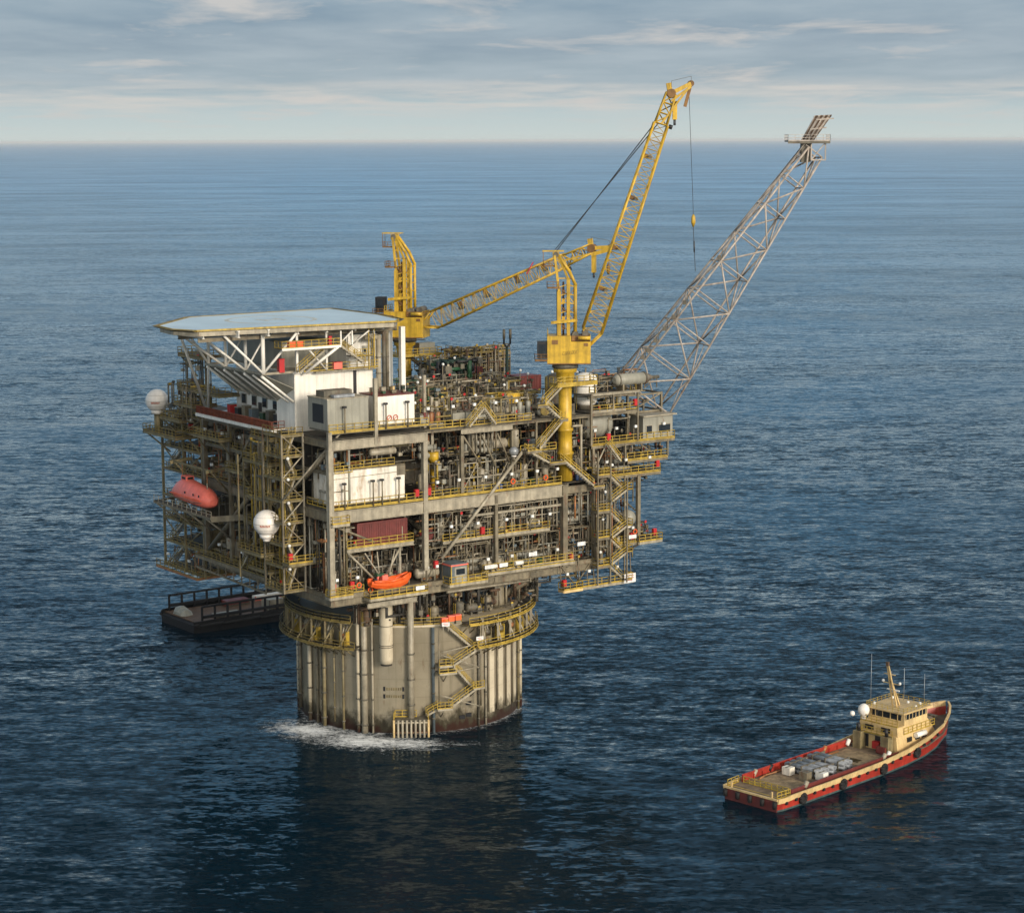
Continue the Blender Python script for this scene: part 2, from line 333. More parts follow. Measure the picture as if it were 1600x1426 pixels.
# ================================================================== SPAR HULL
def C(th,r,z):   # local spar coordinates: th degrees to the right of the side facing south (the camera side)
    t=R(th); return (CX+r*sin(t),CY-r*cos(t),z)
def spar():
    t=Thing('spar_hull','huge round beige steel hull rising from the sea under the platform','platform hull',(0,0,0),plat=False)
    mb=MB('spar_paint'); mb.lathe([(18,-4),(18,17.0),(18.25,17.0),(18.25,17.4)],(CX,CY,0),96); t.part('hull_shell',mb)
    # vertical risers, caissons and guide pipes
    for th,r,ro,z0,z1,m in [(-84,.30,.3,0,17,'spar_paint'),(-72,.28,.4,1,16.5,'steel'),(-57.4,.38,.45,-1,17,'spar_paint'),(-50.9,.22,.3,-1,17,'steel'),(-44.5,.3,.5,-1,15,'olive_steel'),(-38,.12,.3,1,15,'olive_steel'),(-32.1,.2,.35,-1,15,'olive_steel'),
        (-23,.34,.5,-1,23,'spar_paint'),(-19.6,.50,.65,-1,24,'steel_light'),(-15.6,.17,.45,-1,18,'steel_light'),(3.5,.5,.7,2.5,24,'steel_light'),(14.5,.25,.35,0,17,'blue_grey'),(39.6,.16,.3,-1,17,'steel_dark'),(44.3,.16,.3,-1,17,'steel_light'),(79,.2,.35,-1,17,'olive_steel'),(84,.3,.4,-1,17,'spar_paint')]:
        mb=MB(m); mb.tube(C(th,18+ro,z0),C(th,18+ro,z1),r,12)
        mb.mat('steel_dark')
        for z in (z0+2.2,z0+6.3,z0+10.4,z0+14.3):
            if z<min(z1,16.8): mb.tube(C(th,18+ro,z),C(th,18+ro,z+.25),r*1.25,12); mb.beam(C(th,17.9,z+.12),C(th,18+ro,z+.12),.25)
        t.part('riser_pipe',mb)
    mb=MB('spar_paint'); mb.lathe([(1.02,11.6),(1.05,12.4),(1.05,24.)],C(-8,19.15,0),24); mb.mat('shade_steel'); mb.tube(C(-8,19.15,11.3),C(-8,19.15,11.9),.9,20); mb.mat('steel_dark')
    for z in (14.2,14.5,17.6): mb.lathe([(1.12,z),(1.12,z+.1)],C(-8,19.15,0),24)
    t.part('caisson',mb)
    # fairlead recess plates on the right flank
    for th0,th1 in ((47,50.5),(54,58),(62,66),(70,74)):
        mb=MB('spar_paint')
        mb.hexa([C(th0,18.02,1.8),C(th1,18.02,1.8),C(th1,18.02,13),C(th0,18.02,13),C(th0,18.3,1.8),C(th1,18.3,1.8),C(th1,18.3,13),C(th0,18.3,13)])
        mb.mat('steel'); mb.tube(C(th0-.9,18.3,2),C(th0-.9,18.3,13.),.1,8)
        t.part('chain_fairlead',mb)
    for th in (-78,-47):
        mb=MB('steel_dark'); k=(th*7)%3
        mb.tube(C(th,18.35,-.5),C(th,18.35,13+k*.3),.11,6); 
        for z in range(0,13,1): mb.cbox(C(th,18.35,z+.2),.32,.32,.2)
        t.part('mooring_chain',mb)
    # draft marks
    for z in (7.15,5.95):
        mb=MB('ink')
        mb.mat('black')
        for th in (-10,-.4): mb.hexa([C(th-.5,18.02,z-.35),C(th+.5,18.02,z-.35),C(th+.5,18.02,z+.35),C(th-.5,18.02,z+.35),C(th-.5,18.06,z-.35),C(th+.5,18.06,z-.35),C(th+.5,18.06,z+.35),C(th-.5,18.06,z+.35)])
        mb.mat('olive_steel')
        for i in range(7):
            th=-8.6+i*1.15; w=.32 if i in(2,5) else .42
            mb.hexa([C(th-w,18.02,z-.2),C(th+w,18.02,z-.2),C(th+w,18.02,z+.22),C(th-w,18.02,z+.22),C(th-w,18.05,z-.2),C(th+w,18.05,z-.2),C(th+w,18.05,z+.22),C(th-w,18.05,z+.22)])
        t.part('draft_mark',mb)
    # ring walkways, two levels, left and right of the front
    def ring(th0,th1,z,r1,m='olive_steel',y='rail_yellow'):
        n=max(2,int(abs(th1-th0)/5)); mb=MB('grating'); rl=MB(y); br=MB(m)
        pts=[C(th0+(th1-th0)*i/n,r1-.1,z+.1) for i in range(n+1)]
        for i in range(n):
            a,b=th0+(th1-th0)*i/n,th0+(th1-th0)*(i+1)/n
            mb.mat('grating').hexa([C(a,18.1,z),C(b,18.1,z),C(b,r1,z),C(a,r1,z),C(a,18.1,z+.1),C(b,18.1,z+.1),C(b,r1,z+.1),C(a,r1,z+.1)])
            mb.mat(y).beam(C(a,r1+.04,z),C(b,r1+.04,z),.1,.22)
            br.tube(C(a,18,z-1.9),C(a,r1-.3,z-.05),.1,5); br.beam(C(a,18,z-.2),C(a,r1,z-.2),.12,.25)
        rl.rail(pts,1.1,1.3,.05)
        t.part('ring_walkway',mb); t.part('railing',rl); t.part('bracket',br)
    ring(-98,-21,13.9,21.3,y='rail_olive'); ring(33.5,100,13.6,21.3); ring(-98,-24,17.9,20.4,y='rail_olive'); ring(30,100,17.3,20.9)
    # hangers between the two rings, chain jacks standing on the lower ring
    for th in list(range(-92,-22,9))+list(range(38,98,9)):
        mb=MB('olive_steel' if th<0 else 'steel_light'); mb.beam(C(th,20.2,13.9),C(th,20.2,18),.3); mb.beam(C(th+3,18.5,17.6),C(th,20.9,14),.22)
        t.part('hanger_post',mb)
    for i,th in enumerate([-86,-77,-68,-56,-47,-38,-29,42,51,60,70,80,90]):
        k=Thing('chain_jack','','winch',(0,0,0),plat=False,group='chain jacks on the ring walkway of the hull'); k.o.location=C(th,19.3,14.02); k.o.rotation_euler=(0,0,R(th))
        mb=MB('olive_steel' if i%2 else 'rail_yellow'); mb.box(-.55,.55,-.6,.55,0,.9); mb.box(-.7,-.56,-.5,.4,0,2.2); mb.box(.56,.7,-.5,.4,0,2.2); k.part('jack_frame',mb)
        mb=MB('copper' if i%3==0 else 'steel_dark'); mb.tube((-.5,0,1.5),(.5,0,1.5),.45,14); k.part('chain_wheel',mb)
        mb=MB('steel_light'); mb.tube((.2,-.2,1.7),(.35,.5,3.1),.13,8); mb.tube((-.2,-.2,1.7),(-.3,.45,3.0),.13,8); k.part('cylinder_ram',mb)
        later(k.o,'squat chain jack','on the lower ring walkway, '+('left' if th<0 else 'right')+' hull side')
    # top edge railing along the front and the stairs
    mb=MB('rail_yellow'); mb.rail([C(a,18.1,17.41) for a in range(-20,31,5)],1.1,1.4,.05); t.part('railing',mb)
    def S(th,z,r=19.2): return C(th,r,z)
    mb=MB(); mb.stair(S(20,17.4),S(33.5,13.4),.9); t.part('stairway',mb)
    mb=MB(); mb.stair(S(34.5,13.3,20.3),S(22,11.2,20.3),.9); t.part('stairway',mb)
    mb=MB(); mb.stair(S(21.5,11.6),S(33,7.1),.9); t.part('stairway',mb)
    mb=MB(); mb.stair(S(34,6.9,20.),S(21,4.4,20.),.9); t.part('stairway',mb)
    mb=MB(); mb.stair(S(17,4.3),S(10.5,3.2),.9); t.part('stairway',mb)
    for th0,th1,z in ((32.5,38,13.3),(16,22,11.1),(16,24,9.9),(32,38,6.9),(15,22,4.2)):
        mb=MB('grating'); mb.hexa([C(th0,18.1,z),C(th1,18.1,z),C(th1,20.6,z),C(th0,20.6,z),C(th0,18.1,z+.1),C(th1,18.1,z+.1),C(th1,20.6,z+.1),C(th0,20.6,z+.1)])
        mb.mat('rail_yellow'); mb.rail([C(th0,20.5,z+.1),C(th1,20.5,z+.1)],1.1,1.2,.05); mb.mat('steel_light'); mb.beam(C(th0,20.6,z),C(th1,20.6,z),.1,.28); mb.tube(C((th0+th1)/2,18,z-1.8),C((th0+th1)/2,20.3,z),.1,5); t.part('stair_landing',mb)
    for th in (16,36.6): mb=MB('steel'); mb.tube(C(th,20.2,4),C(th,20.2,17.4),.14,8); t.part('stair_post',mb)
    for a,b in (((16,13.2),(36.6,14.0)),((16,9.8),(36.6,10.2)),((17,12.9),(35,10.4)),((16,6.5),(36,3.9))):
        mb=MB('steel_light'); mb.tube(C(a[0],20,a[1]),C(b[0],20,b[1]),.1,6); t.part('stair_brace',mb)
    for th,z in ((33.8,5.9),(33.8,4.1),(33.8,2.2),(30,2.0)):
        mb=MB('black'); mb.cbox(C(th,18.1,z),.9,.5,.55); t.part('bollard_recess',mb)
    # boat landing
    mb=MB('steel_dark'); mb.hexa([C(-4.6,18.1,2.6),C(11.2,18.1,2.6),C(11.2,20.4,2.6),C(-4.6,20.4,2.6),C(-4.6,18.1,2.75),C(11.2,18.1,2.75),C(11.2,20.4,2.75),C(-4.6,20.4,2.75)])
    bl=t.part('boat_landing',mb)
    for i in range(9):
        th=-4.3+i*1.9; mb=MB('hull_cream' if i in(0,8) else 'steel_light'); mb.tube(C(th,20.5,-1.2),C(th,20.5,2.8),.17,8)
        if i%2==0: mb.tube(C(th,18.2,-.6),C(th,20.5,.3),.12,6)
        t.part('fender_bar',mb,parent=bl)
    for z in (2.35,.75): mb=MB('steel_light' if z>2 else 'brown'); mb.tube(C(-4.6,20.5,z),C(11.2,20.5,z),.16,8); t.part('cross_bar',mb,parent=bl)
    mb=MB('rail_yellow'); mb.rail([C(-4.4,20.3,2.76),C(-4.4,18.4,2.76)],1.1,1); mb.rail([C(11,20.3,2.76),C(11,18.6,2.76)],1.1,1); mb.rail([C(-4.4,18.5,2.76),C(6,18.5,2.76)],1.1,1.2); t.part('railing',mb,parent=bl)
    # signs beside the stairs, raft boxes on top
    for th,z,lab in ((36.,14.6,'small white sign on the hull stair landing beside the ring walkway'),(19.2,17.5,'small white sign on the hull top edge under the orange boxes')):
        s=Thing('sign_board',lab,'sign',(0,0,0),plat=False,group='small white signs'); s.o.location=C(th,20.3,z); s.o.rotation_euler=(0,0,R(th-8))
        mb=MB('sign_white'); mb.box(-.62,.62,-.04,.02,0,.62); s.part('panel',mb); mb=MB('ink_red'); mb.box(-.45,.45,-.06,-.042,.38,.46); mb.box(-.3,.35,-.06,-.042,.18,.24); s.part('lettering',mb)
        mb=MB('steel_light'); mb.beam((-.4,.06,-.9),(-.4,.06,.5),.08); mb.beam((.4,.06,-.9),(.4,.06,.5),.08); s.part('post',mb)
    for i,(th,dz) in enumerate(((20.2,0),(23.6,.45),(27.1,.55))):
        s=Thing('equipment_box',['lowest orange storage box, left end of the row on the hull rim','middle orange storage box of the row on the hull rim','orange storage box at the right end of the row on the hull rim'][i],'box',(0,0,0),plat=False,group='orange boxes on the hull rim'); s.o.location=C(th,18.5,17.5+dz*.6); s.o.rotation_euler=(0,0,R(th))
        mb=MB('orange'); mb.box(-.5,.5,-.4,.4,.1,.85); s.part('box_body',mb); mb=MB('lifeboat_red'); mb.box(-.54,.54,-.44,.44,.85,1.0); s.part('lid',mb); mb=MB('steel'); mb.box(-.45,.45,-.35,.35,-.5,.1); s.part('stand',mb)
spar()

# ================================================================== TOPSIDES STRUCTURE
top=Thing('platform_topsides','multi level grey steel deck structure of the platform standing on the round hull','oil platform',(0,0,24))
def tp(name,mb,label=None): return top.part(name,mb,label)
# legs and bracing between hull and deck
for a,b in ((-12.2,-9.5),(9,-12.5),(12.5,10),(-9,12.5)):
    mb=MB('steel'); mb.lathe([(1.5,17.4),(1.3,18.5),(1.1,24.6)],(a,b,0),16); tp('support_leg',mb)
for p,q in (((-12.2,-9.5,17.8),(-2,-11.5,24)),((9,-12.5,17.8),(-2,-11.5,24)),((9,-12.5,17.8),(14,-15,24)),((-12.2,-9.5,17.8),(-21,-9.5,24)),((12.5,10,17.8),(11,-2,24)),((9,-12.5,17.8),(11,-2,24)),((12.5,10,18),(20,10,24)),((-12.2,-9.5,18),(-11,2,24)),((-9,12.5,18),(-11,2,24)),((9,-12.5,18.5),(19,-16,24.4))):
    mb=MB('steel'); mb.tube(p,q,.42,10); tp('leg_brace',mb)
# floors
FL=[(24.4,-25,26,-18,23,'lower'),(30.4,-23,24,-16,22,'mezzanine'),(37.6,-25,26,-18,23,'main'),(43.2,-24,26,-13.5,22,''),(48.3,-25,24,-18,23,'upper')]
for z,a0,a1,b0,b1,_ in FL:
    mb=MB('grating'); mb.box(a0,a1,b0,b1,z-.12,z); mb.mat('steel_dark')
    for i in range(9):
        a=a0+.3+(a1-a0-.6)*i/8; mb.beam((a,b0+.2,z-.5),(a,b1-.2,z-.5),.35,.7)
    tp('deck_floor',mb)
# right wing floors
for z,a0,a1,b0,b1 in ((43.2,24.02,41.5,-18,2),(40.1,31.5,40,-18,-4),(37.8,26.02,38.5,-18,0),(26.3,26.02,33.6,-17.8,-2),(48.5,24.02,33.5,-18,4),(51.3,24.02,33.8,-17,-4)):
    mb=MB('grating'); mb.box(a0,a1,b0,b1,z-.12,z); mb.mat('steel'); mb.beam((a0,b0,z-.3),(a1,b0,z-.3),.16,.5); mb.beam((a1,b0+.1,z-.3),(a1,b1,z-.3),.16,.5); mb.mat('rail_yellow')
    if z<45: mb.beam((a0,b0-.1,z-.02),(a1,b0-.1,z-.02),.06,.16)
    tp('deck_floor',mb)
# underside bracing of lower deck
for a in (-25,-17,-8.3,0,5,12,18.5,26):
    mb=MB('steel'); mb.ibeam((a,-17.8,23.4),(a,22.5,23.4),1.2,.5); tp('floor_girder',mb)
for b in (-17.6,-9,0,10,22.6): mb=MB('steel'); mb.ibeam((-25,b,23.3),(26,b,23.3),1.25,.5); tp('floor_girder',mb)
# front face columns (b=-18)
F=-18
for a,z0,z1,w in [(-25,24,46.7,.85),(-25,46.7,49.4,.6),(-8.2,26.5,46.7,.75),(-1.3,38,47,.55),(5.1,24,37,.55),(18.5,24,37.4,.9),(24.4,24,43,.4),(33.8,27.2,37.5,.6),(24.0,43.2,51.6,.35),(28.5,48.6,51.3,.3),(33.6,43.4,51.3,.3),(31,40,43,.3),(40,40.2,43,.3),(8.3,38,47,.4),(13,38,48,.3),(26,24,37.5,.55),(-16.9,47,57,.55)]:
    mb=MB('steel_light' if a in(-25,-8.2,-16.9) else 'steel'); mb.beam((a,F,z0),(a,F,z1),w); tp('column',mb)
# columns further in and on the left and back faces
for a,b,z0,z1,w in [(-25,-4.5,24,48,.6),(-25,6,24,48,.6),(-25,14,24,48,.6),(-25,23,24,48,.7),(26,-6,24,43,.6),(26,8,24,48,.6),(26,23,24,48,.7),(-8.2,-6,24,48,.7),(5,-6,24,48,.7),(18.5,-6,24,48,.7),(-8,23,24,48,.6),(5,23,24,48,.6),(18,23,24,48,.6),(41,-17,43,46,.3),(33.8,-6,27,43,.4),(41,-2,43,46,.3),(-16,-6,24,48,.6),(12,-6,24,48,.5)]:
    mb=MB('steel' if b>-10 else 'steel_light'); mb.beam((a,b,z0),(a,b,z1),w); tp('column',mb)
# big girders
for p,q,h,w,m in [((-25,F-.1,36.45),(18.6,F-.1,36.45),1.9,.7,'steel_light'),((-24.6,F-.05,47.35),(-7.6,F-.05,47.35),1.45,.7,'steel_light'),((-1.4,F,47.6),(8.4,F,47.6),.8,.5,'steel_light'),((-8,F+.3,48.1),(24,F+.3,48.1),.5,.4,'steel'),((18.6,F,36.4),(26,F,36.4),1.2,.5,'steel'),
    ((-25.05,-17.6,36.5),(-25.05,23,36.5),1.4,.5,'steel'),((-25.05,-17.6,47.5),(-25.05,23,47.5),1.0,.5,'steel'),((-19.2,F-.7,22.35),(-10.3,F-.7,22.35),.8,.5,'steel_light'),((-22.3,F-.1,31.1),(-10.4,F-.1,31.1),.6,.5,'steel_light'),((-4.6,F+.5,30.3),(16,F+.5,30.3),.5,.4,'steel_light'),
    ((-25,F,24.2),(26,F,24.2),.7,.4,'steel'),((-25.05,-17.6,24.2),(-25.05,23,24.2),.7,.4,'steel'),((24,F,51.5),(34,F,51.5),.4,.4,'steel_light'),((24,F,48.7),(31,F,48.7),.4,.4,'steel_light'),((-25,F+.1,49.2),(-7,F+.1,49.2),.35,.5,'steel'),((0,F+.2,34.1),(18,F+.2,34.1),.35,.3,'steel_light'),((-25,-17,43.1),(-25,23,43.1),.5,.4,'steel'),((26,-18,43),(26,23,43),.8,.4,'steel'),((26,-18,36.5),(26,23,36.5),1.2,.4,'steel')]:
    mb=MB(m); mb.ibeam(p,q,h,w); tp('girder',mb)
# visible diagonal braces
for p,q,r,m in [((10.6,F-.3,44),(-5.4,F-.3,28.0),.26,'steel_light'),((-.9,F+.1,46.8),(2.6,F+.1,41.8),.16,'steel'),((2.6,F+.1,46.8),(5.2,F+.1,41.5),.16,'steel'),((5.5,F+.1,46.8),(7.9,F+.1,42),.16,'steel'),((-25,-17.,46),(-25,-6,38.5),.3,'steel'),((-25,-4,25),(-25,6,36),.32,'steel'),((-25,8,36),(-25,22,25.5),.4,'steel'),((-25,6.5,46.5),(-25,13.5,38.5),.25,'steel'),((-22,F+.2,30.8),(-17,F+.2,25.8),.18,'steel_light'),((-12.5,F+.2,30.8),(-15.5,F+.2,26.2),.18,'steel_light'),((26,-17,36),(33.6,-17.9,28),.14,'steel'),((27,F,43),(24.6,F,39),.14,'steel_light'),((-24,F+.6,35),(-17,F+.6,31.8),.2,'steel'),((5,-6,25),(18,-6,36),.35,'steel'),((-8,-6,36),(5,-6,25),.35,'steel'),((18.5,-6,38),(5,-6,47.5),.3,'steel'),((-16,-6,38),(-8.2,-6,47.5),.3,'steel'),((26,8,25),(26,-6,36),.3,'steel'),((26,8,38),(26,-6,47),.3,'steel')]:
    mb=MB(m); mb.tube(p,q,r,8); tp('diagonal_brace',mb)
# bulkheads that close the inside of the decks
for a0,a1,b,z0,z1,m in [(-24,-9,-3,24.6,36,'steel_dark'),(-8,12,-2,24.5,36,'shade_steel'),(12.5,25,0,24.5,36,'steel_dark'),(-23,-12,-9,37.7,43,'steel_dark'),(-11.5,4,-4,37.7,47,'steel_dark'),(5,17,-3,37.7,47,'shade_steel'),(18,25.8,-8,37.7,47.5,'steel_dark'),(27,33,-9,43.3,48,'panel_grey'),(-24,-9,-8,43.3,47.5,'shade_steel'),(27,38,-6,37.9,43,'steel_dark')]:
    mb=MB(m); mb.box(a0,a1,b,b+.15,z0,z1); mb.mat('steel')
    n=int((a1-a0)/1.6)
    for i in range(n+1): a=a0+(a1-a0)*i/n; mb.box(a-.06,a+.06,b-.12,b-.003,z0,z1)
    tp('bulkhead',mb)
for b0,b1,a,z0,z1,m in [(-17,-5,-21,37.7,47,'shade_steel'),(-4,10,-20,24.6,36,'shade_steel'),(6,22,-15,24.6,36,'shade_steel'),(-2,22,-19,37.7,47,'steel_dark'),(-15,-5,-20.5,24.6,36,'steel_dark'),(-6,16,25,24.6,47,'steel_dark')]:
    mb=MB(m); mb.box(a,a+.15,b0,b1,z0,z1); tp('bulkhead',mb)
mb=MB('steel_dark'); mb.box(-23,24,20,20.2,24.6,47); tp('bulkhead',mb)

# railings: front face, left face, wings
RAILS=[[(-25,F,37.7),(-8.5,F,37.7)],[(-8,F,37.7),(18,F,37.7)],[(-25,F,49.4),(-7.4,F,49.2)],[(-22.2,F-.1,31.5),(-10.4,F-.1,31.5),(-10.4,-16,31.5)],[(-4.6,F+.5,30.5),(16,F+.5,30.5)],[(2.2,F-.5,25.),(19.8,F-.5,25.)],[(-25,F-.2,24.6),(-19.5,F-.2,24.6)],
 [(24,F,43.3),(41.5,F,43.3),(41.5,1.5,43.3)],[(31.5,F,40.2),(40,F,40.2),(40,-4,40.2)],[(26,F,37.9),(38.5,F,37.9),(38.5,0,37.9)],[(26.2,-17.8,26.4),(33.4,-17.8,26.4)],[(-7,F+.2,48.4),(-1.5,F+.2,48.4)],[(-1.5,F,48.4),(12,F,48.4)],[(24.2,F,48.6),(33.4,F,48.6)],[(-25,-17.5,37.7),(-25,-11,37.7)],
 [(-25.1,-4,37.7),(-25.1,6,37.7)],[(-25.1,6,37.7),(-25.1,22,37.7)],[(-25.1,-4,43.3),(-25.1,22,43.3)],[(-25.1,-4,24.6),(-25.1,23,24.6)],[(26,-4,51.4),(26,-16.5,51.4)],[(-8,-13,51.),(-1,-13,51.)],[(6,-12,50.5),(16,-12,50.5)],[(34,-17,51.4),(34,-5,51.4)],[(10,F+.1,43.3),(17,F+.1,43.3)],[(-1,-13.4,43.3),(12,-13.4,43.3)],[(-24,F+.2,43.0),(-21,F+.2,43.0)]]
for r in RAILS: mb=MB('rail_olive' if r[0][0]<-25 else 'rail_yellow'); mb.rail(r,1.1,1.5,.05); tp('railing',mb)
# yellow toe edge along deck fronts
for a0,a1,z,b in ((-25,18,37.62,F-.14),(2,16,37.75,F-.2),(-25,-7.5,49.25,F-.12),(-22.3,-10.4,31.45,F-.2),(-4.6,16,30.55,F+.4),(2,20,24.95,F-.62),(-4.2,2,24.2,F-.65)):
    mb=MB('rail_yellow' if z not in(24.95,) else 'steel_light'); mb.beam((a0,b,z),(a1,b,z),.08,.2); tp('toe_plate',mb)

# outboard platforms on the front
def bracket_plat(a0,a1,b0,b1,z,name='side_platform',edge='steel_light',rl=True,sides=True):
    mb=MB('grating'); mb.box(a0,a1,b0,b1,z-.12,z); mb.mat(edge)
    mb.beam((a0,b0,z-.28),(a1,b0,z-.28),.14,.42); mb.beam((a0,b0+.1,z-.28),(a0,b1,z-.28),.14,.42); mb.beam((a1,b0+.1,z-.28),(a1,b1,z-.28),.14,.42)
    mb.mat('rail_yellow'); mb.beam((a0,b0-.09,z),(a1,b0-.09,z),.05,.14)
    if rl: mb.rail([(a0,b1,z),(a0,b0,z),(a1,b0,z),(a1,b1,z)] if sides else [(a0,b0,z),(a1,b0,z)],1.1,1.3,.05)
    return tp(name,mb)
bracket_plat(-19.4,-9,F-1.9,F-.1,23.7); bracket_plat(-26.2,-22.2,F-1.6,F-.3,24.7); bracket_plat(-5,2.2,F-1.9,F-.1,24.1); bracket_plat(2.3,19.8,F-1.2,F-.1,24.9,rl=False)
bracket_plat(17.4,21.2,F-1.5,F,20.3,edge='hull_cream'); bracket_plat(21.3,32,F-1.2,F,20.3,'hanging_walkway'); bracket_plat(33.7,38.6,F-.5,-8,26.3); bracket_plat(16,24,F-1.6,F+.5,53.9,'crane_access_platform','rail_yellow')
mb=MB('steel'); 
for a in (17.5,21.2,24.2,29.4,31.9): mb.beam((a,F-.6,20.2),(a,F-.2,25),.14)
for a in (34,38.4): mb.tube((a,-16,26.1),(33.7,-12,22.8),.14,6)
tp('hanger_post',mb)
# stair flights zig-zagging down the front beside the crane pedestal
for p,q in [((17.6,54.0),(13.8,51)),((13.7,50.9),(16.6,48.5)),((17.6,48.4),(12.6,43.9)),((10.3,43.8),(14.6,41.4)),((17.4,41.6),(23.4,36.9)),((26.5,43.3),(29,40.4)),((2,51.2),(4.2,48.5)),((2,51.2),(-.8,48.5))]:
    mb=MB(); mb.stair((p[0],F-1.1,p[1]),(q[0],F-1.1,q[1]),.95); tp('stairway',mb)
for a0,a1,z in ((12,14,50.9),(16.4,18,48.4),(10,12.8,43.8),(14.4,17.6,41.5),(23.2,25.4,36.8)):
    bracket_plat(a0,a1,F-1.8,F-.3,z,'stair_landing','steel',rl=False)
# right hand stair tower under the wing
for z in (38.5,32.6,28.2,23.5): bracket_plat(24.2,26.6,F-1.6,F-.1,z,'stair_landing','steel')
for z in (38.4,32.4,28.0,23.4):
    mb=MB(); mb.stair((26.6,F-.8,z),(29.6,F-.8,z-2.6),.9); tp('stairway',mb)
    if z>24: mb=MB(); mb.stair((29.6,F-1.9,z-2.7),(26.6,F-1.9,z-4.3),.9); tp('stairway',mb)
    mb=MB('grating'); mb.box(29.6,30.8,F-2.3,F-.2,z-2.8,z-2.7); mb.mat('rail_yellow'); mb.rail([(29.7,F-2.3,z-2.7),(30.8,F-2.3,z-2.7),(30.8,F-.3,z-2.7)],1.1,1.2); tp('stair_landing',mb)
for a,b in ((24.1,F-1.7),(26.7,F-1.7),(29.6,F-2.4),(30.8,F-.2)):
    mb=MB('steel'); mb.beam((a,b,20.3),(a,b,42.5 if a<28 else 37.7),.2); tp('tower_post',mb)
# left front stair tower
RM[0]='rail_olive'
T0,T1,Q0,Q1=-29.,-25.3,-10.5,-4.6
for a,b in ((T0,Q0),(T1,Q0),(T0,Q1)):
    mb=MB('steel_light' if a==T1 else 'steel'); mb.beam((a,b,24),(a,b,48.5),.26); tp('tower_post',mb)
zs=[24.4,28.2,31.6,35,38.4,41.8,45.2,48.4]
for i,z in enumerate(zs):
    mb=MB('grating'); mb.box(T0,T1,Q0,Q1,z-.1,z) if i in(0,) else mb.box(T0,T0+1.1,Q0,Q1,z-.1,z).box(T1-1.1,T1,Q0,Q1,z-.1,z)
    mb.mat('olive_steel').beam((T0,Q0,z-.2),(T1,Q0,z-.2),.14,.3); mb.beam((T0,Q0,z-.2),(T0,Q1,z-.2),.14,.3); mb.mat('rail_olive'); mb.rail([(T0,Q1,z),(T0,Q0,z),(T1,Q0,z)],1.1,1.3,.05); tp('stair_landing',mb)
    if i<7:
        z2=zs[i+1]
        g=i%2; mb=MB(); mb.stair((T0+1.1 if g else T1-1.1,Q0+1,z2),(T1-1.1 if g else T0+1.1,Q0+1,z),.85); tp('stairway',mb)
        mb=MB('steel_light' if g else 'steel'); mb.beam((T0 if g else T1,Q0-.02,z),(T1 if g else T0,Q0-.02,z2),.16); tp('tower_brace',mb)
mb=MB('steel_light'); mb.tube((-22.5,F+1,49),(-29,Q0-.2,38.6),.17,6); tp('tower_brace',mb)
bracket_plat(-25.2,-22.2,F-.9,F,35.6); bracket_plat(-29.2,-23.5,-12.5,-10.7,29.,'side_platform','olive_steel')
# outboard galleries on the left face (radome stand and below)
for z,b0,b1,a0 in ((29.2,-4.4,3.2,-29.6),(26.4,-4.4,2,-28.4),(33.2,2.,5,-27.5),(37.6,-4.4,3.5,-28),(43.2,-4.4,4,-28),(47.,-4,2,-27.5),(40.5,6,12,-27),(45.,13,22,-27.5)):
    mb=MB('grating'); mb.box(a0,-25.2,b0,b1,z-.12,z); mb.mat('olive_steel'); mb.beam((a0,b0,z-.28),(a0,b1,z-.28),.14,.4); mb.beam((a0,b0,z-.28),(-25.2,b0,z-.28),.14,.4); mb.tube((a0+.3,b0+.3,z-.3),(-25.2,b0+.3,z-3),.12,6); mb.tube((a0+.3,b1-.3,z-.3),(-25.2,b1-.3,z-3),.12,6); mb.mat('rail_olive'); mb.rail([(-25.3,b0,z),(a0,b0,z),(a0,b1,z),(-25.3,b1,z)],1.1,1.2,.05); tp('side_platform',mb)
for a,b,z0,z1 in ((-29.4,3,24.5,44),(-28,-4.2,24,48),(-28,3.8,29,43)):
    mb=MB('olive_steel'); mb.beam((a,b,z0),(a,b,z1),.2); tp('tower_post',mb)
mb=MB(); mb.stair((-26.5,3.2,29.2),(-26.5,7.4,24.8),.9); tp('stairway',mb)
mb=MB(); mb.stair((-26.3,4,37.6),(-26.3,.2,33.6),.9); tp('stairway',mb)
mb=MB(); mb.stair((-26.3,4,43.2),(-26.3,.5,38),.9); tp('stairway',mb)
# low gallery hung from the lower deck, running back to the boat tower
mb=MB('grating'); mb.box(-27,-25.2,-1,23.5,24.6,24.72); mb.mat('steel'); mb.beam((-27,-1,24.4),(-27,23.5,24.4),.2,.5); mb.beam((-27,-1,22.2),(-27,23.5,22.6),.2,.3)
for i in range(10): b=-1+24.5*i/9; mb.beam((-27,b,22.3),(-27,b,24.5),.14); mb.beam((-27,b,22.3),(-25.2,b,22.6),.12)
mb.mat('rail_olive'); mb.rail([(-27,-1,24.72),(-27,23.5,24.72)],1.1,1.5); tp('hanging_walkway',mb)
